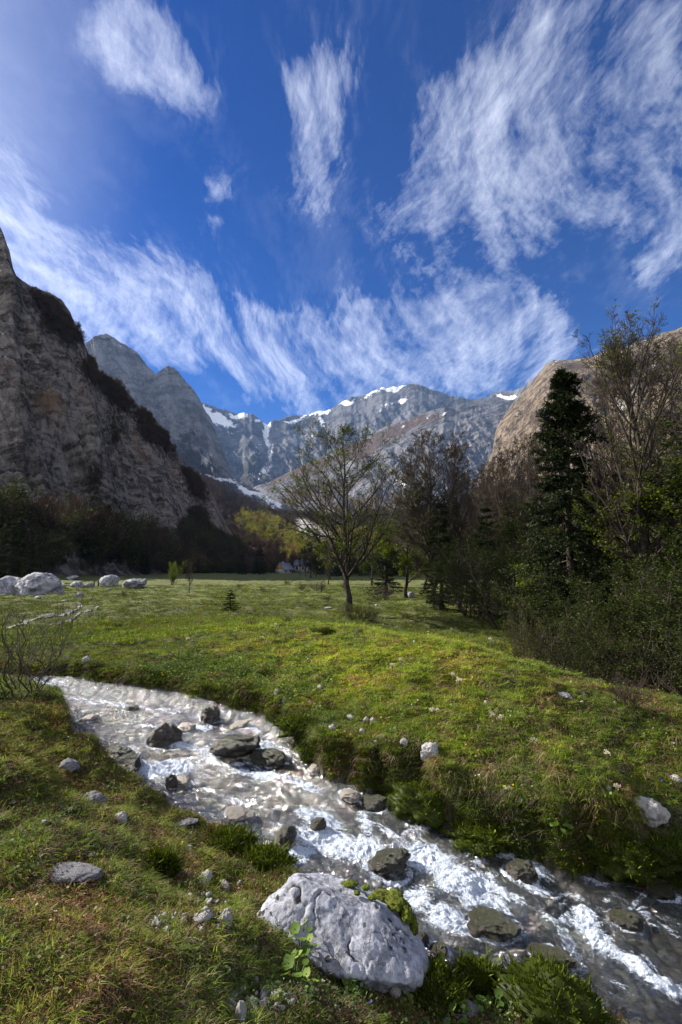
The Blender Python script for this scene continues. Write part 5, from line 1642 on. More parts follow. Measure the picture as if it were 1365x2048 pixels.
def spruce(H=10.0, seed=1, rbase=2.3, low=0.12, dens=1.0, name='spruce_tree', gap=0.0):
    rg = np.random.default_rng(seed)
    root = empty(name, (0, 0, 0))
    A = Acc()
    Nd = Acc()
    Tp, Tr = trunk_path(H, (0.0, 0.0), 14, rg, 0.006, 0.018 * H, 0.06)
    A.tubes(Tp, Tr, 8)
    nb = int(105 * dens)
    hs = low + (1 - low) * np.sort(rg.random(nb) ** 1.15) * 0.985
    az = np.arange(nb) * 2.399 + rg.normal(0, 0.5, nb)
    rel = (1 - hs) / (1 - low)
    L = rbase * (rel ** 0.88) * rg.uniform(0.6, 1.15, nb) * np.where(rel > 0.75, rg.uniform(0.6, 1.0, nb), 1) + 0.12
    k = 7
    s_ = np.linspace(0, 1, k)
    dr = np.where(rel > 0.3, 0.32, -0.15) * rg.uniform(0.7, 1.2, nb)
    out = np.stack([np.cos(az), np.sin(az), 0 * az], -1)
    P_ = np.empty((nb, k, 3))
    base = np.stack([np.interp(hs, np.linspace(0, 1, 14), Tp[0, :, j]) for j in range(3)], -1)
    for q in range(k):
        P_[:, q] = base + out * (L * s_[q])[:, None]
        P_[:, q, 2] += L * (-dr * s_[q] + 0.42 * np.maximum(dr, 0) * s_[q] ** 2.4 + 0.06 * s_[q])
    P_[:, 1:] += rg.normal(0, 0.03, (nb, k - 1, 3))
    A.tubes(P_, (0.012 + 0.010 * L)[:, None] * np.linspace(1, 0.25, k)[None], 4)
    # side sprays
    for nn, l_f, t0, wd in ((36, 0.36, 0.10, 0.052), (26, 0.24, 0.2, 0.046)):
        t = rg.uniform(t0, 1.0, (nb, nn))
        fi = t * (k - 1)
        i0 = np.clip(fi.astype(int), 0, k - 2)
        fr = (fi - i0)[..., None]
        ar = np.arange(nb)[:, None]
        B = P_[ar, i0] * (1 - fr) + P_[ar, i0 + 1] * fr
        tg = P_[ar, i0 + 1] - P_[ar, i0]
        tg /= np.linalg.norm(tg, axis=2, keepdims=True)
        sd_ = np.cross(tg, np.array([0, 0, 1.0]))
        sg = np.where(rg.random((nb, nn)) < 0.5, -1, 1)[..., None]
        d = tg * 0.75 + sd_ * sg * rg.uniform(0.3, 0.9, (nb, nn, 1)) + rg.normal(0, 0.15, (nb, nn, 3))
        d[..., 2] -= rg.uniform(0.0, 0.45, (nb, nn))
        d /= np.linalg.norm(d, axis=2, keepdims=True)
        LL = (L[:, None] * l_f * (1 - 0.6 * t) + 0.14) * rg.uniform(0.6, 1.2, (nb, nn))
        B = B.reshape(-1, 3)
        d = d.reshape(-1, 3)
        LL = LL.reshape(-1)
        # each spray: a ragged row of little blades either side of the twig
        m = len(B)
        for q in range(7):
            f0 = (q + 0.3) / 7
            e = np.cross(d, rg.normal(size=(m, 3)))
            e /= np.linalg.norm(e, axis=1)[:, None] + 1e-9
            dd = d * 0.75 + e * 0.65 + np.array([0, 0, -0.12])
            C = B + d * (LL * f0)[:, None]
            Nd.leaves(C, wd * 2.3, rg, aspect=0.34, dirs=dd)
    obj('trunk', A.mesh('trunk'), M['bark'], root)
    obj('needles', Nd.mesh('needles', False), M['needle'], root)
    return root


def bush(H=2.5, W=2.2, seed=1, stems=9, leaf_n=4000, leaf_size=0.05, leaf_mat='dark_leaf', twig_mat='twig', name='bush', twig_r=0.004, dens=1.0, up=0.5, ang=34, stem_r=1.0):
    rg = np.random.default_rng(seed)
    root = empty(name, (0, 0, 0))
    A = Acc()
    Lf = Acc()
    az = np.arange(stems) * 2.4 + rg.normal(0, 0.4, stems)
    le = np.abs(rg.normal(0.35, 0.2, stems)) * W / H
    k = 8
    P_ = np.zeros((stems, k, 3))
    s_ = np.linspace(0, 1, k)
    Hs = H * rg.uniform(0.6, 1.0, stems)
    for q in range(k):
        P_[:, q, 0] = np.cos(az) * (0.08 * W + le * Hs * s_[q] ** 0.8)
        P_[:, q, 1] = np.sin(az) * (0.08 * W + le * Hs * s_[q] ** 0.8)
        P_[:, q, 2] = Hs * s_[q] - 0.08
    P_[:, 1:, :2] += rg.normal(0, 0.03 * H, (stems, k - 1, 2))
    Rr = stem_r * (0.008 * H + 0.006) * np.linspace(1, 0.25, k)[None] * rg.uniform(0.6, 1.2, (stems, 1))
    A.tubes(P_, Rr, 5)
    P2, R2, L2 = grow(P_, Rr, int(11 * dens), 0.12, 1.0, ang, 10, 0.42, 5, rg, up=up, jit=0.1, rad_f=0.65)
    A.tubes(P2, np.maximum(R2, twig_r), 4)
    P3, R3, L3 = grow(P2, R2, int(6 * dens), 0.15, 1.0, 36, 12, 0.5, 4, rg, up=0.3, jit=0.1, rad_f=0.65)
    A.tubes(P3, np.maximum(R3, twig_r * 0.7), 3)
    obj('twigs', A.mesh('twigs'), M[twig_mat], root)
    if leaf_n:
        P4, R4, L4 = grow(P3, R3, 4, 0.2, 1.0, 40, 15, 0.6, 3, rg)
        tips = np.concatenate([P4.reshape(-1, 3), P3[:, 1:].reshape(-1, 3)])
        w_ = 0.2 + sstep(fbm(tips[:, 0] * 1.5, tips[:, 1] * 1.5, tips[:, 2] * 1.5, 3), -0.25, 0.3)
        pick = rg.choice(len(tips), leaf_n, p=w_ / w_.sum())
        Lf.leaves(tips[pick] + rg.normal(0, leaf_size, (leaf_n, 3)), leaf_size, rg, flat=0.5, aspect=0.65)
        obj('leaves', Lf.mesh('leaves', False), M[leaf_mat], root)
    return root


_used = set()


def plant(proto, pH, px, r, top_py, label, cat, group, rz=None, wf=1.0, z=None):
    """stand a tree at distance r on the bearing of px, tall enough to reach top_py"""
    p = at_r(px, 1130, r)
    zz_ = gz1(p[0], p[1]) if z is None else z
    top = at_r(px, top_py, r)[2]
    sc = max(0.1, (top - zz_) / pH)
    rz = random.uniform(0, 6.28) if rz is None else rz
    S = (sc * wf, sc * wf, sc)
    if proto.name not in _used:
        _used.add(proto.name)
        o = proto
        o.location = (p[0], p[1], zz_)
        o.rotation_euler = (0, 0, rz)
        o.scale = S
    else:
        o = dup(proto, (p[0], p[1], zz_), rz, S)
    tag(o, label, cat, group)
    return o


# the lone tree on the meadow
def lone_shape(t):
    return np.where(t < 0.34, 0.95 + 0.25 * np.sin(t * 40), 0.92 * (1 - t) ** 0.62 + 0.14)


lone = bare_tree(9.0, 1.22, 21, lean=(-0.01, 0), r=0.165, nlimb=34, t0=0.17, leaf_n=10000, leaf_size=0.085, leaf_low=0.45, limb_ang=57, up=0.34, shape=lone_shape, leaf_mat='spring_leaf', twig_r=0.0075, dens=1.2)
plant(lone, 9.0, 697, 25.0, 868, 'lone spreading tree with thin spring leaves on the open meadow', 'tree', 'trees around the meadow', rz=0.4)

TG = 'trees around the meadow'
bA = bare_tree(9.0, 1.05, 31, r=0.17, nlimb=30, t0=0.10, leaf_n=2500, leaf_size=0.07, leaf_low=0.35, limb_ang=40, up=0.75, stems=2, twig_r=0.012, dens=1.2, name='beech_tree')
bB = bare_tree(9.0, 0.85, 32, r=0.15, nlimb=24, t0=0.2, leaf_n=900, leaf_size=0.07, limb_ang=36, up=0.8, twig_mat='brown_twig', twig_r=0.0085, name='beech_tree')
bC = bare_tree(10.0, 0.92, 33, lean=(-0.05, 0.0), r=0.20, nlimb=32, t0=0.2, leaf_n=3500, leaf_size=0.075, leaf_low=0.55, limb_ang=33, up=0.75, stems=1, dens=1.15, leaf_mat='spring_leaf', twig_r=0.0075, name='beech_tree')
bL = bare_tree(8.0, 1.1, 34, r=0.14, nlimb=24, t0=0.12, leaf_n=17000, leaf_size=0.085, leaf_low=0.8, limb_ang=60, up=0.4, leaf_mat='spring_leaf', twig_r=0.008, name='leafy_tree', dens=0.9)
bD = bare_tree(8.0, 1.0, 35, r=0.14, nlimb=22, t0=0.12, leaf_n=17000, leaf_size=0.09, leaf_low=0.85, limb_ang=52, up=0.5, leaf_mat='dark_leaf', twig_r=0.009, name='dim_tree', dens=0.9)
sA = spruce(10.0, 41, 2.3, low=0.06, dens=1.55)
sB = spruce(10.0, 42, 1.9, low=0.05, dens=0.85)
wB = bush(3.0, 3.0, 51, 14, 20000, 0.040, 'dark_leaf', name='bush')
wC = bush(3.0, 2.6, 52, 12, 9000, 0.045, 'willow_leaf', name='willow_bush')
wD = bush(2.0, 2.0, 53, 14, 0, twig_mat='brown_twig', name='bare_shrub', dens=1.2)
wE = bush(2.2, 2.0, 54, 10, 7000, 0.05, 'spring_leaf', name='bush')

for a in [
    (bA, 9, 868, 30, 902, 'bare tree with fine upswept twigs just right of the lone tree', 1.15, 'tree'),
    (bB, 9, 916, 31, 912, 'bare narrow tree touching its wide upswept neighbour', 1.0, 'tree'),
    (sB, 10, 882, 28, 1000, 'dark narrow spruce under the upswept bare tree', 1.25, 'tree'),
    (sB, 10, 772, 42, 1020, 'small dark spruce peeping out behind the lone tree', 1.1, 'tree'),
    (bL, 8, 812, 37, 1005, 'yellow-green leafy tree between lone tree and dark spruce', 1.2, 'tree'),
    (bB, 9, 972, 36, 955, 'brown bare tree at the near end of the brown thicket', 1.1, 'tree'),
    (bB, 9, 1002, 34, 935, 'brown bare tree in the middle of the brown thicket', 1.1, 'tree'),
    (bA, 9, 1032, 37, 930, 'brown bushy-topped bare tree in the thicket', 0.9, 'tree'),
    (bB, 9, 1068, 33, 893, 'tallest brown bare tree of the thicket near the big spruce', 1.0, 'tree'),
    (bB, 9, 1096, 36, 905, 'bare tree half hidden by the big spruce', 1.0, 'tree'),
    (bA, 9, 948, 44, 985, 'low bare tree far behind the brown thicket', 1.0, 'tree'),
    (sA, 10, 1140, 15.5, 735, 'tall dark spruce standing above the right-hand wood', 1.12, 'tree'),
    (sB, 10, 975, 27, 1010, 'dark spruce in the shade in front of the brown thicket', 1.5, 'tree'),
    (bC, 10, 1300, 14.5, 690, 'tall bare-topped tree with a thick trunk at the wood edge', 1.0, 'tree', 0.0),
    (bB, 9, 1232, 20, 780, 'slender bare tree between the tall spruce and the thick trunk', 0.7, 'tree'),
    (bL, 8, 1405, 15, 850, 'bright leafy tree at the edge of the view', 1.0, 'tree'),
    (bL, 8, 1275, 21, 900, 'leafy green tree behind the thick trunk', 0.9, 'tree'),
    (bD, 8, 1190, 26, 960, 'dim green tree just behind the tall spruce', 1.1, 'tree'),
    (bD, 8, 1075, 25, 990, 'dim green tree in front of the tallest brown one', 1.3, 'tree'),
    (bD, 8, 1340, 22, 900, 'dim tree deep in the wood behind the thick trunk', 1.1, 'tree'),
    (bC, 10, 1450, 19, 690, 'half seen tall tree at the outer end of the wood', 1.0, 'tree'),
    (bL, 8, 1325, 17, 930, 'fresh green tree just behind the thick trunk', 1.0, 'tree'),
    (bL, 8, 1215, 23, 980, 'fresh green tree low behind the tall spruce', 1.0, 'tree'),
    (bD, 8, 1500, 13, 800, 'dark leafy tree closing the wood', 1.2, 'tree'),
    (bD, 8, 915, 33, 1040, 'dim low tree between dark spruce and thicket', 1.3, 'tree'),
    (bL, 8, 850, 48, 1040, 'pale green tree far behind the dark pointed rock', 1.2, 'tree'),
    (bL, 8, 745, 60, 1060, 'pale green tree on the far meadow behind the lone trunk', 1.1, 'tree'),
    (wB, 3, 1010, 22, 1060, 'rounded dim bush in shade before the brown thicket', 1.3, 'bush'),
    (wB, 3, 940, 25, 1090, 'dim bush below the dark narrow spruce', 1.2, 'bush'),
    (wE, 2.2, 1078, 16, 1128, 'bright green bush glowing in the dark wood', 1.1, 'bush'),
    (wB, 3, 1210, 13, 1165, 'dark green bush under the tall spruce', 1.3, 'bush'),
    (wB, 3, 1130, 15, 1140, 'dark bush beside the bright green bush', 1.4, 'bush'),
    (wB, 3, 1350, 11.5, 1130, 'dark bush around the foot of the thick trunk', 1.3, 'bush'),
    (wB, 3, 1440, 10.5, 1120, 'dark bush at the outer end of the slope', 1.3, 'bush'),
    (wB, 3, 1270, 16, 1100, 'dark bush deep in the wood', 1.5, 'bush'),
    (wC, 3, 1048, 9.6, 1215, 'twiggy olive bush at the knoll edge', 0.9, 'bush'),
    (wC, 3, 990, 10.6, 1278, 'thin olive shrub beside the twiggy bush', 0.7, 'bush'),
    (wD, 2, 1300, 10.6, 1265, 'tangle of bare brown shoots in the dark gully', 1.3, 'shrub'),
    (wB, 3, 1375, 9.4, 1230, 'low dark bush at the end of the gully', 1.4, 'bush'),
    (wB, 3, 1175, 12, 1225, 'low dark bush behind the knoll crest', 1.5, 'bush'),
    (wD, 2, 1240, 6.3, 1345, 'small brown twiggy shrub on the right slope', 1.3, 'shrub'),
    (wC, 3, 715, 22, 1200, 'pale olive shrub at the foot of the lone tree', 1.6, 'bush'),
    (wC, 3, 740, 23, 1215, 'low olive shrub right of the lone trunk', 1.5, 'bush'),
    (wD, 2, 640, 42, 1160, 'brown shrub on the far meadow left of the lone tree', 1.6, 'shrub'),
    (wC, 3, 527, 40, 1172, 'olive clump of willow on the far meadow', 1.4, 'bush'),
    (wC, 3, 605, 44, 1165, 'rounded willow clump nearer the lone tree', 1.6, 'bush'),
    (wC, 3, 575, 60, 1158, 'dull willow clump beyond the rounded one', 1.6, 'bush'),
    (sB, 10, 463, 21, 1214, 'dark dwarf conifer on the open meadow', 2.6, 'shrub'),
    (wD, 2, 506, 14.5, 1252, 'wide brown heathy clump on the meadow', 3.2, 'shrub'),
    (wD, 2, 575, 15.5, 1246, 'low brown clump right of the heathy one', 2.2, 'shrub'),
    (wC, 3, 480, 50, 1168, 'dull olive clump on the left meadow', 1.8, 'bush'),
    (wC, 3, 690, 52, 1163, 'dim olive clump straight behind the lone trunk', 1.8, 'bush'),
    (wD, 2, 765, 35, 1168, 'brown bare shrub right behind the lone tree', 1.9, 'shrub'),
    (wC, 3, 655, 30, 1190, 'grassy willow tuft left of the lone trunk', 1.7, 'bush'),
    (bB, 9, 381, 40, 1128, 'small bare crooked tree on the open left meadow', 1.1, 'tree'),
    (wE, 2.2, 348, 60, 1124, 'bright green young tree by the far wood', 0.8, 'tree'),
    (wD, 2, 251, 33, 1178, 'tiny bare shrub on grass before the pointed white boulder', 0.8, 'shrub'),
    (bB, 9, 657, 70, 1098, 'thin dark tree standing on the far meadow behind the lone one', 1.0, 'tree'),
    (bD, 8, 622, 120, 1075, 'dark tree in front of the far cabins', 1.1, 'tree'),
    (bD, 8, 660, 100, 1070, 'dark bushy tree right of the far cabins', 1.2, 'tree'),
    (bB, 9, 601, 150, 1108, 'thin dark tree close to the blue roofed cabin', 0.9, 'tree'),
    (bB, 9, 612, 145, 1104, 'second thin dark tree near the blue roofed cabin', 0.9, 'tree'),
    (sB, 10, 520, 170, 1088, 'dark spruce left of the yellow cabin', 1.6, 'tree'),
    (sB, 10, 485, 160, 1103, 'small dark spruce by the far meadow edge', 1.4, 'tree'),
    (sB, 10, 60, 75, 1072, 'dark spruce behind the huge pale boulder', 1.3, 'tree'),
    (sB, 10, 20, 70, 1040, 'dark spruce at the foot of the cliff above the leaning boulder', 1.6, 'tree'),
    (bD, 8, 110, 85, 1068, 'dim bare-twigged tree between spruce and scree', 1.2, 'tree'),
]:
    plant(a[0], a[1], a[2], a[3], a[4], a[5], a[7], TG if a[7] == 'tree' else 'bushes and shrubs around the meadow', wf=a[6], rz=a[8] if len(a) > 8 else None)

# bare shrub over the left bank of the stream
sh = bush(1.15, 1.3, 61, 13, 260, 0.022, 'bud', 'twig', name='bare_shrub', twig_r=0.0018, dens=0.85, up=0.5, ang=28, stem_r=0.55)
p = ground_at_px(45, 1385)
sh.location = p
sh.scale = (1.1, 1.1, 0.95)
tag(sh, 'bare thin-twigged shrub leaning over the stream from the left bank', 'shrub', 'bushes and shrubs around the meadow')

# ------------------------------------------------------------------ woods at the foot of the cliff and on its ledges
M['wood_green'] = mat_leaf('wood_green', (0.024, 0.030, 0.010), (0.050, 0.060, 0.018), (0.075, 0.085, 0.025), trans=0.25, use_tint=True)
M['wood_brown'] = mat_leaf('wood_brown', (0.030, 0.021, 0.015), (0.055, 0.038, 0.026), (0.075, 0.052, 0.034), trans=0.1, use_tint=True)
M['wood_dark'] = mat_leaf('wood_needles', (0.007, 0.011, 0.006), (0.018, 0.026, 0.011), (0.028, 0.036, 0.014), trans=0.1, use_tint=True)
srcs = []
rg = np.random.default_rng(77)


def blob_crown(n, kind):
    a_ = Acc()
    if kind == 'cone':
        h = rg.random(n) ** 1.5
        rr_ = (1 - h) * 0.24 * rg.uniform(0.3, 1.1, n)
        an = rg.uniform(0, 6.28, n)
        C = np.stack([rr_ * np.cos(an), rr_ * np.sin(an), 0.05 + 0.95 * h], -1)
        dd = np.stack([np.cos(an), np.sin(an), -0.4 + 0 * an], -1)
        a_.leaves(C, 0.075, rg, aspect=0.5, dirs=dd)
    else:
        cs = rg.normal(size=(9, 3)) * np.array([0.17, 0.17, 0.18]) + np.array([0, 0, 0.62])
        pk = rg.integers(0, 9, n)
        C = cs[pk] + rg.normal(size=(n, 3)) * 0.095
        low = rg.random(n) < 0.2
        C[low] *= np.array([0.9, 0.9, 0.6])
        C[:, 2] = np.abs(C[:, 2])
        if kind == 'bare':
            dd = C - np.array([0, 0, 0.1])
            a_.leaves(C - dd * 0.15, 0.17, rg, aspect=0.09, dirs=dd)
        else:
            a_.leaves(C, 0.055, rg, flat=0.6, aspect=0.8)
    Tp, Tr = trunk_path(0.7, (0, 0), 5, rg, 0.02, 0.016, 0.4)
    a_.tubes(Tp * np.array([1, 1, 1.0]), Tr, 4, a=0.0)
    return a_


for i in range(3):
    srcs.append(('a_green', blob_crown(620, 'round').mesh('wood_tree', False), M['wood_green']))
for i in range(3):
    srcs.append(('b_brown', blob_crown(620, 'bare').mesh('wood_tree', False), M['wood_brown']))
for i in range(2):
    srcs.append(('c_dark', blob_crown(700, 'cone').mesh('wood_tree', False), M['wood_dark']))
WOOD_SRC = src_collection('wood_sources', srcs)

W_p, W_i, W_s, W_t = [], [], [], []


def wood(pts, size, mixw, tint=(1, 1, 1)):
    n = len(pts)
    kind = rng.choice(3, n, p=np.array(mixw) / sum(mixw))
    idx_ = np.where(kind == 0, rng.integers(0, 3, n), np.where(kind == 1, rng.integers(3, 6, n), rng.integers(6, 8, n)))
    s = size * rng.uniform(0.6, 1.25, n)
    wf = rng.uniform(0.75, 1.15, n)
    W_p.append(pts - np.array([0, 0, 0.3]))
    W_i.append(idx_)
    W_s.append(np.stack([s * wf, s * wf, s], -1))
    W_t.append(np.array(tint)[None] * rng.uniform(0.7, 1.35, (n, 1)) * rng.uniform(0.92, 1.08, (n, 3)))


# on the cliff where brush grows
vv = CLA['veg']
cpx, cpy = proj(CLX)
cd = np.linalg.norm(CLX, axis=2)
prob = sstep(vv + 0.25 * fbm(cpx / 14, cpy / 14, 5.0, 3), 0.5, 0.85) * (cpx > -120) * (cd ** 1.2)
prob = prob.ravel() / prob.sum()
pk = rng.choice(len(prob), 5200, p=prob)
P0 = CLX.reshape(-1, 3)[pk] + rng.normal(0, 0.6, (5200, 3)) * np.array([1, 1, 0.2])
lowc = (cpy.ravel()[pk] > 1030)
wood(P0[~lowc], 3.4, (0.12, 1.0, 0.02), (0.95, 0.88, 0.85))
wood(P0[lowc], 7.5, (0.7, 0.7, 0.12))
# belt on the valley floor
n = 1700
bx = rng.uniform(-150, 600, n)
br = 72 + np.clip((bx + 150) / 750, 0, 1) ** 1.3 * 170 + np.abs(rng.normal(0, 1, n)) * (28 + (bx + 150) * 0.10)
q = at_r(bx, np.full(n, 1130.0), br)
q[:, 2] = ground_z(q[:, 0], q[:, 1])
clr = ~((bx > 545) & (bx < 625) & (br < 262))
wood(q[clr], 6.0, (0.6, 0.8, 0.10))
n = 700
bx = rng.uniform(560, 1400, n)
br = 130 + np.abs(rng.normal(0, 1, n)) * 90
q = at_r(bx, np.full(n, 1130.0), br)
q[:, 2] = ground_z(q[:, 0], q[:, 1])
clr = ~((bx > 545) & (bx < 632) & (br < 262))
wood(q[clr], 7.0, (0.8, 0.6, 0.15))
# on the valley rise: yellow-green in the sun, bare elsewhere
hv = HA['veg']
hpx, hpy = proj(HX)
pr_ = (hv > 0.45) * np.linalg.norm(HX, axis=2) ** 1.0 * (hpx > 300) * (hpx < 1000)
pr_ = pr_.ravel() / pr_.sum()
pk = rng.choice(len(pr_), 4200, p=pr_)
P0 = HX.reshape(-1, 3)[pk] + rng.normal(0, 3.0, (4200, 3)) * np.array([1, 1, 0.05])
qx, qy = hpx.ravel()[pk], hpy.ravel()[pk]
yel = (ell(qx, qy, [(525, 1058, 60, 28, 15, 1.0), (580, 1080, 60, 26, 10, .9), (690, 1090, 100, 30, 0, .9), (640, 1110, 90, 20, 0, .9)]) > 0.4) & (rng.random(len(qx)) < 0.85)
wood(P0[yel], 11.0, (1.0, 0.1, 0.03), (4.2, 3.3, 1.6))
wood(P0[~yel], 11.0, (0.15, 1.0, 0.03), (1.1, 0.95, 0.9))
W_p, W_i, W_s, W_t = [np.concatenate(v) for v in (W_p, W_i, W_s, W_t)]
scatter('forest', W_p, np.stack([rng.normal(0, .04, len(W_p)), rng.normal(0, .04, len(W_p)), rng.uniform(0, 6.28, len(W_p))], -1), W_s, W_i, W_t, WOOD_SRC)


# ------------------------------------------------------------------ far cabins
def boxv(acc, x0, x1, y0, y1, z0, z1):
    V = [(x0, y0, z0), (x1, y0, z0), (x1, y1, z0), (x0, y1, z0), (x0, y0, z1), (x1, y0, z1), (x1, y1, z1), (x0, y1, z1)]
    acc.add(V, [(0, 3, 2, 1), (4, 5, 6, 7), (0, 1, 5, 4), (1, 2, 6, 5), (2, 3, 7, 6), (3, 0, 4, 7)])


M['yellow_wood'] = mat_plain('yellow_boards', (0.46, 0.25, 0.055), 0.15, 3.0)
M['white_wall'] = mat_plain('white_plaster', (0.30, 0.29, 0.28), 0.1, 2.0)
M['blue_roof'] = mat_plain('blue_grey_roof', (0.12, 0.13, 0.16), 0.2, 2.0, 0.6)
M['dark_glass'] = mat_plain('dark_window', (0.03, 0.03, 0.035), 0.1, 2.0, 0.15, 0.0)
M['wood_dark_brown'] = mat_plain('weathered_wood', (0.045, 0.032, 0.024), 0.3, 6.0)


def cabin(px, r, w_, l_, hw, hr, rz, gable_mat, label, name='cabin', zoff=0.0):
    p = at_r(px, 1140, r)
    root = empty(name, (p[0], p[1], gz1(p[0], p[1]) + zoff - 0.2), rz)
    a = Acc()
    boxv(a, -l_ / 2, l_ / 2, -w_ / 2, w_ / 2, 0, hw)
    obj('wall', a.mesh('wall', False), M['white_wall'], root)
    for sx in (-l_ / 2, l_ / 2 - 0.12):
        a = Acc()
        V = [(sx, -w_ / 2, hw), (sx, w_ / 2, hw), (sx, 0, hw + hr), (sx + 0.12, -w_ / 2, hw), (sx + 0.12, w_ / 2, hw), (sx + 0.12, 0, hw + hr)]
        a.add(V, [(0, 1, 4, 3), (1, 2, 5, 4), (2, 0, 3, 5)], [(0, 2, 1), (3, 4, 5)])
        obj('gable', a.mesh('gable', False), M[gable_mat], root)
    a = Acc()
    ov = 0.5
    for sg in (-1, 1):
        e = hw - ov * hr / (w_ / 2)
        V = [(-l_ / 2 - ov, 0, hw + hr + 0.05), (l_ / 2 + ov, 0, hw + hr + 0.05), (l_ / 2 + ov, sg * (w_ / 2 + ov), e + 0.05), (-l_ / 2 - ov, sg * (w_ / 2 + ov), e + 0.05)]
        V += [(x, y, z + 0.18) for (x, y, z) in V]
        a.add(V, [(0, 1, 2, 3), (4, 7, 6, 5), (0, 4, 5, 1), (1, 5, 6, 2), (2, 6, 7, 3), (3, 7, 4, 0)])
    rf = obj('roof', a.mesh('roof', False), M['blue_roof'], root)
    a = Acc()
    boxv(a, -0.3, 0.3, 0.6, 1.1, hw + hr * 0.4, hw + hr + 0.7)
    obj('chimney', a.mesh('chimney', False), M['white_wall'], rf)
    for x in (-l_ * 0.28, l_ * 0.22):
        a = Acc()
        boxv(a, x - 0.5, x + 0.5, -w_ / 2 - 0.06, -w_ / 2 - 0.003, hw * 0.35, hw * 0.8)
        obj('window', a.mesh('window', False), M['dark_glass'], root)
    a = Acc()
    boxv(a, l_ * 0.42 - 0.45, l_ * 0.42 + 0.3, -w_ / 2 - 0.07, -w_ / 2 - 0.003, 0.2, hw * 0.85)
    obj('door', a.mesh('door', False), M['wood_dark_brown'], root)
    tag(root, label, 'house', 'cabins across the meadow')


cabin(569, 235, 5.0, 7.0, 2.2, 2.8, R(58), 'yellow_wood', 'small cabin with a yellow gable and blue-grey roof across the meadow')
cabin(604, 250, 5.5, 6.0, 3.4, 2.4, R(-10), 'yellow_wood', 'taller blue-roofed cabin half hidden by thin dark trees', zoff=0.8)

# two short posts near the boulders
for (px, py, lb) in ((188, 1174, 'short dark wooden post left of its twin by the jagged boulder'), (197, 1173, 'short dark wooden post right next to the jagged boulder')):
    p = ground_at_px(px, py)
    dep = p[1]
    a = Acc()
    h = 12.5 / F_PX * dep
    a.tubes(np.array([[[0, 0, -0.2], [0.01, 0, h * 0.5], [0, 0.01, h * 0.97], [0, 0.01, h]]]), np.array([[0.085, 0.08, 0.075, 0.02]]), 8)
    tag(obj('wooden_post', a.mesh('wooden_post'), M['wood_dark_brown'], loc=tuple(p)), lb, 'post', 'posts by the boulders')


# ------------------------------------------------------------------ plants in the foreground
def leaf_plant(nl, size, spread, hgt, seed):
    rg = np.random.default_rng(seed)
    root = empty('leafy_plant', (0, 0, 0))
    A = Acc()
    S = Acc()
    for i in range(nl):
        an = rg.uniform(0, 6.28)
        rr_ = spread * math.sqrt(rg.random())
        h = hgt * rg.uniform(0.4, 1)
        tip = np.array([rr_ * math.cos(an), rr_ * math.sin(an), h])
        S.tubes(np.array([[[0.3 * tip[0], 0.3 * tip[1], -0.02], [0.7 * tip[0], 0.7 * tip[1], h * 0.7], tip]]), np.array([[.003, .0025, .002]]), 4, a=rg.random())
        # rounded, slightly cupped leaf
        s = size * rg.uniform(0.6, 1.2)
        m = 12
        th = np.linspace(0, 2 * math.pi, m, endpoint=False)
        rad = s * 0.5 * (1 + 0.10 * np.cos(th * 5 + i) - 0.35 * np.exp(-((th - math.pi) / 0.4) ** 2))
        loc = np.stack([rad * np.cos(th), rad * np.sin(th) * 0.92, 0.12 * rad * rg.random() + 0 * th], -1)
        cen = np.array([[0, 0, -0.08 * s]])
        V_ = np.concatenate([cen, loc])
        e = Matrix.Rotation(rg.normal(0, 0.45), 3, 'X') @ Matrix.Rotation(rg.normal(0, 0.45), 3, 'Y') @ Matrix.Rotation(rg.uniform(0, 6.28), 3, 'Z')
        V_ = V_ @ np.array(e).T + tip
        T_ = [(0, 1 + j, 1 + (j + 1) % m) for j in range(m)]
        A.add(V_, T=T_, a=rg.random())
    obj('leaves', A.mesh('leaves'), M['herb_leaf'], root)
    obj('stems', S.mesh('stems'), M['herb_leaf'], root)
    return root


lp = [leaf_plant(16, 0.055, 0.13, 0.10, 71), leaf_plant(11, 0.05, 0.10, 0.12, 72)]
for o in lp:
    o.name = 'leafy_plant'
LPS = [(600, 1905, 'bright round-leaved plant at the front foot of the big boulder'), (660, 1935, 'round-leaved plant between boulder and fallen grass stem'), (780, 1960, 'round-leaved plant under the right corner of the big boulder'), (860, 1990, 'large-leaved plant beside the upright white stone'),
       (900, 2030, 'round-leaved plant at the bottom below the moss cushions'), (690, 1985, 'small round-leaved plant in dark grass below the boulder'), (590, 1980, 'grey-green round-leaved plant near the dark gravel'), (980, 2035, 'round-leaved plant at the bottom beside the lacy stone'),
       (1180, 1695, 'leafy plant hanging over the far bank foam'), (1120, 1672, 'leafy plant on the bank edge above the dark moss-capped rock'), (430, 1345, 'pale leafy clump on the far bank by the stream bend'), (560, 1405, 'leafy clump beside the white stone in the far bank'), (290, 1345, 'low leafy clump over the far bank of the upper stream')]
for i, (px, py, lb) in enumerate(LPS):
    p = ground_at_px(px, py)
    pr0 = lp[i % 2]
    if i < 2:
        o = pr0
        o.location = p
    else:
        o = dup(pr0, tuple(p), random.uniform(0, 6.28), random.uniform(0.9, 1.3) * (0.85 if np.hypot(p[0], p[1]) < 4 else 1.0))
    tag(o, lb, 'plant', 'round-leaved plants along the stream')


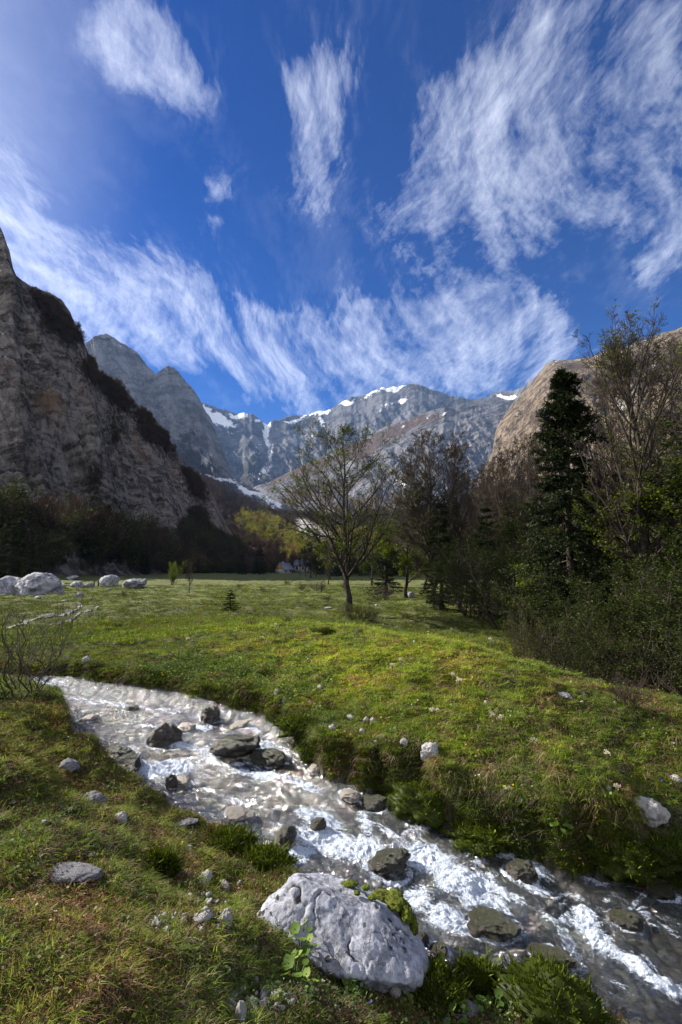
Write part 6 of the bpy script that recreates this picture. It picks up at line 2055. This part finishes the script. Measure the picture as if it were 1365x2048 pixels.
def seed_stalk(h, seed):
    rg = np.random.default_rng(seed)
    root = empty('seed_stalk', (0, 0, 0))
    S = Acc()
    Hd = Acc()
    k = 6
    Pp = np.zeros((1, k, 3))
    Pp[0, :, 2] = np.linspace(-0.02, h, k)
    Pp[0, :, :2] += np.cumsum(rg.normal(0, 0.008, (k, 2)), axis=0)
    S.tubes(Pp, np.array([np.linspace(0.0045, 0.002, k)]), 5, a=0.2)
    tip = Pp[0, -1]
    for i in range(14):
        d = rg.normal(size=3) * np.array([0.03, 0.03, 0.02]) + np.array([0, 0, 0.01])
        d = d * 0.6
        S.tubes(np.array([[tip - np.array([0, 0, 0.05]), tip + d * 0.5, tip + d]]), np.array([[0.0012] * 3]), 3, a=0.4)
        Hd.leaves(np.repeat((tip + d)[None], 16, 0) + rg.normal(0, 0.004, (16, 3)), 0.009, rg, flat=1.0, aspect=0.5)
    obj('stem', S.mesh('stem'), M['dry_stem'], root)
    obj('seed_head', Hd.mesh('seed_head', False), M['seed_head'], root)
    return root


st = [seed_stalk(0.30, 81), seed_stalk(0.24, 82)]
SPOTS = [(800, 1372, 'white-tufted seed stalk highest on the knoll'), (868, 1468, 'tall white-tufted seed stalk over the steep bank'), (905, 1405, 'white-tufted seed stalk between the two taller ones'), (923, 1412, 'low white-tufted stalk right of its neighbour on the knoll'), (783, 1380, 'short dry stalk left of the highest white tuft'),
         (1040, 1650, 'brown seed stalk by the lower bank leaves'), (1075, 1540, 'thin brown stalk in the middle of the right slope'), (1222, 1560, 'thin red-brown stalk in front of the large spotted stone'), (1245, 1640, 'pale seed stalk left of the large spotted stone'), (1100, 1330, 'pale fluffy stalk on the knoll rim'), (1125, 1336, 'second pale fluffy stalk on the knoll rim'),
         (1160, 1345, 'pale fluffy stalk at the lower knoll rim'), (1210, 1360, 'reddish stalk beside the small twiggy shrub'), (375, 1300, 'single dry stalk on the far bank'), (548, 1290, 'thin dry stalk on the left shoulder of the knoll'), (525, 1300, 'short dry stalk near the left shoulder of the knoll'), (980, 1325, 'dry stalk near the twiggy olive bush'), (985, 1470, 'dry stalk in the middle of the slope'), (1010, 1500, 'drooping dry stalk amid straw on the slope')]
for i, (px, py, lb) in enumerate(SPOTS):
    p = ground_at_px(px, py)
    o = st[i] if i < 2 else dup(st[i % 2], tuple(p), random.uniform(0, 6.28), random.uniform(0.8, 1.25))
    o.location = p
    tag(o, lb, 'seed stalk', 'dry stalks standing in the grass')

# moss cushions along the water
def moss_cushion(px, py, wpx_, hpx, seed, label):
    p = ground_at_px(px, py)
    dep = p[1] * math.cos(PITCH) + p[2] * math.sin(PITCH)
    W = wpx_ / F_PX * dep
    H = hpx / F_PX * dep
    rg = np.random.default_rng(seed)
    V, T = ico(4)
    k = 1 + 0.75 * fbm(V[:, 0] * 2.2 + seed, V[:, 1] * 2.2, V[:, 2] * 2.2, 4) + 0.10 * fbm(V[:, 0] * 9 + seed, V[:, 1] * 9, V[:, 2] * 9, 3)
    Wv = V * k[:, None] * np.array([W * 0.5, W * 0.42, H * 0.62])
    a = Acc()
    a.add(Wv, T=T, a=0.1)
    up_ = np.where(V[:, 2] > -0.15)[0]
    pk = rg.choice(up_, 5200)
    C = Wv[pk] * 0.97 + rg.normal(0, 0.006, (5200, 3))
    a.leaves(C, 0.020, rg, aspect=0.30, dirs=V[pk] + np.array([0, 0, 0.5]))
    pk = rg.choice(up_, 420)
    a.leaves(Wv[pk], rg.uniform(0.03, 0.075, 420), rg, aspect=0.10, dirs=V[pk] * 0.8 + np.array([0, 0, 0.5]) + rg.normal(0, 0.3, (420, 3)))
    a.leaves(Wv[pk[:140]] + rg.normal(0, 0.02, (140, 3)), rg.uniform(0.012, 0.03, 140), rg, aspect=0.8)
    o = obj('moss_cushion', a.mesh('moss_cushion'), M['cushion'], loc=(p[0], p[1], p[2] + H * 0.05))
    tag(o, label, 'moss', 'green moss cushions along the stream')


M['cushion'] = mat_leaf('moss_cushion', (0.022, 0.032, 0.004), (0.070, 0.100, 0.008), (0.12, 0.15, 0.015), trans=0.2)
for i, a in enumerate([(868, 2000, 110, 80, 'rounded moss cushion touching the right foot of the big boulder'), (950, 1985, 90, 70, 'moss cushion between the boulder and the widest cushion'), (1100, 2030, 190, 100, 'widest bright moss cushion at the bottom edge of the stream'), (1245, 1722, 110, 56, 'moss cushion overhanging the water on the far bank'), (1320, 1715, 90, 50, 'green moss cushion beside the overhanging one under the spotted stone'),
                       (525, 1735, 100, 44, 'bright flat moss cushion left of the big boulder top'), (450, 1690, 110, 30, 'low moss cushion on the near bank above the boulder'), (230, 1440, 110, 26, 'low moss tongue reaching into the upper stream'), (845, 1610, 130, 60, 'shaggy moss mound over the steep far bank'), (960, 1672, 120, 30, 'dark moss edge along the far bank foam'),
                       (600, 1455, 80, 30, 'dark moss edge under the far bank at the rapid'), (320, 1745, 62, 46, 'brown-green moss clump in the near turf'), (650, 1268, 44, 14, 'rounded green tussock on the left shoulder of the knoll')]):
    moss_cushion(a[0], a[1], a[2], a[3], 500 + i, a[4])

# gravel among the grass of the near bank
pb = []
for (cx, cy, sx, sy, n) in [(410, 1835, 60, 40, 150), (300, 1840, 40, 30, 80), (530, 2000, 60, 40, 160), (1150, 1395, 60, 12, 14), (720, 1455, 60, 20, 12), (915, 1262, 40, 12, 40), (1290, 1345, 40, 20, 30), (230, 1285, 20, 5, 14), (380, 1285, 40, 7, 14), (270, 1205, 60, 4, 30), (820, 1245, 40, 10, 40)]:
    for _ in range(n):
        pb.append((cx + random.gauss(0, sx), cy + random.gauss(0, sy)))
pts = np.array([ground_at_px(a, b) for a, b in pb])
gsd_ = stream_sd(pts[:, 0], pts[:, 1])
pts = pts[gsd_ > 0.03]
pebs = []
for k in range(4):
    V, T = rock_verts(2, 300 + k, nplanes=6, sharp=8, rough=0.15)
    pebs.append(('pebble', mesh_np('pebble', V, None, T), M['white_stone']))
n = len(pts)
dd = np.linalg.norm(pts, axis=1)
ss = np.clip(rng.lognormal(-4.6, 0.45, n), 0.006, 0.024) * np.clip(dd / 3.5, 0.9, 2.0)
pts[:, 2] += ss * 0.15
scatter('gravel', pts, rng.uniform(0, 6.28, (n, 3)), np.stack([ss, ss * 0.8, ss * 0.7], -1), rng.integers(0, 4, n), np.ones((n, 3)), src_collection('pebble_sources', pebs))


# ------------------------------------------------------------------ the air of the valley
hz = Acc()
boxv(hz, -6600, 6600, -6600, 6600, -70, 1750)
hm = bpy.data.materials.new('valley_air')
hm.use_nodes = True
hn = NT(hm.node_tree)
pv = hn.n('ShaderNodeVolumePrincipled', {'Color': (0.26, 0.50, 1.0, 1), 'Density': 0.00004, 'Anisotropy': 0.0})
hn.n('ShaderNodeOutputMaterial', {'Volume': pv.outputs[0]})
ho = obj('haze', hz.mesh('haze', False), hm)
tag(ho, kind='stuff')
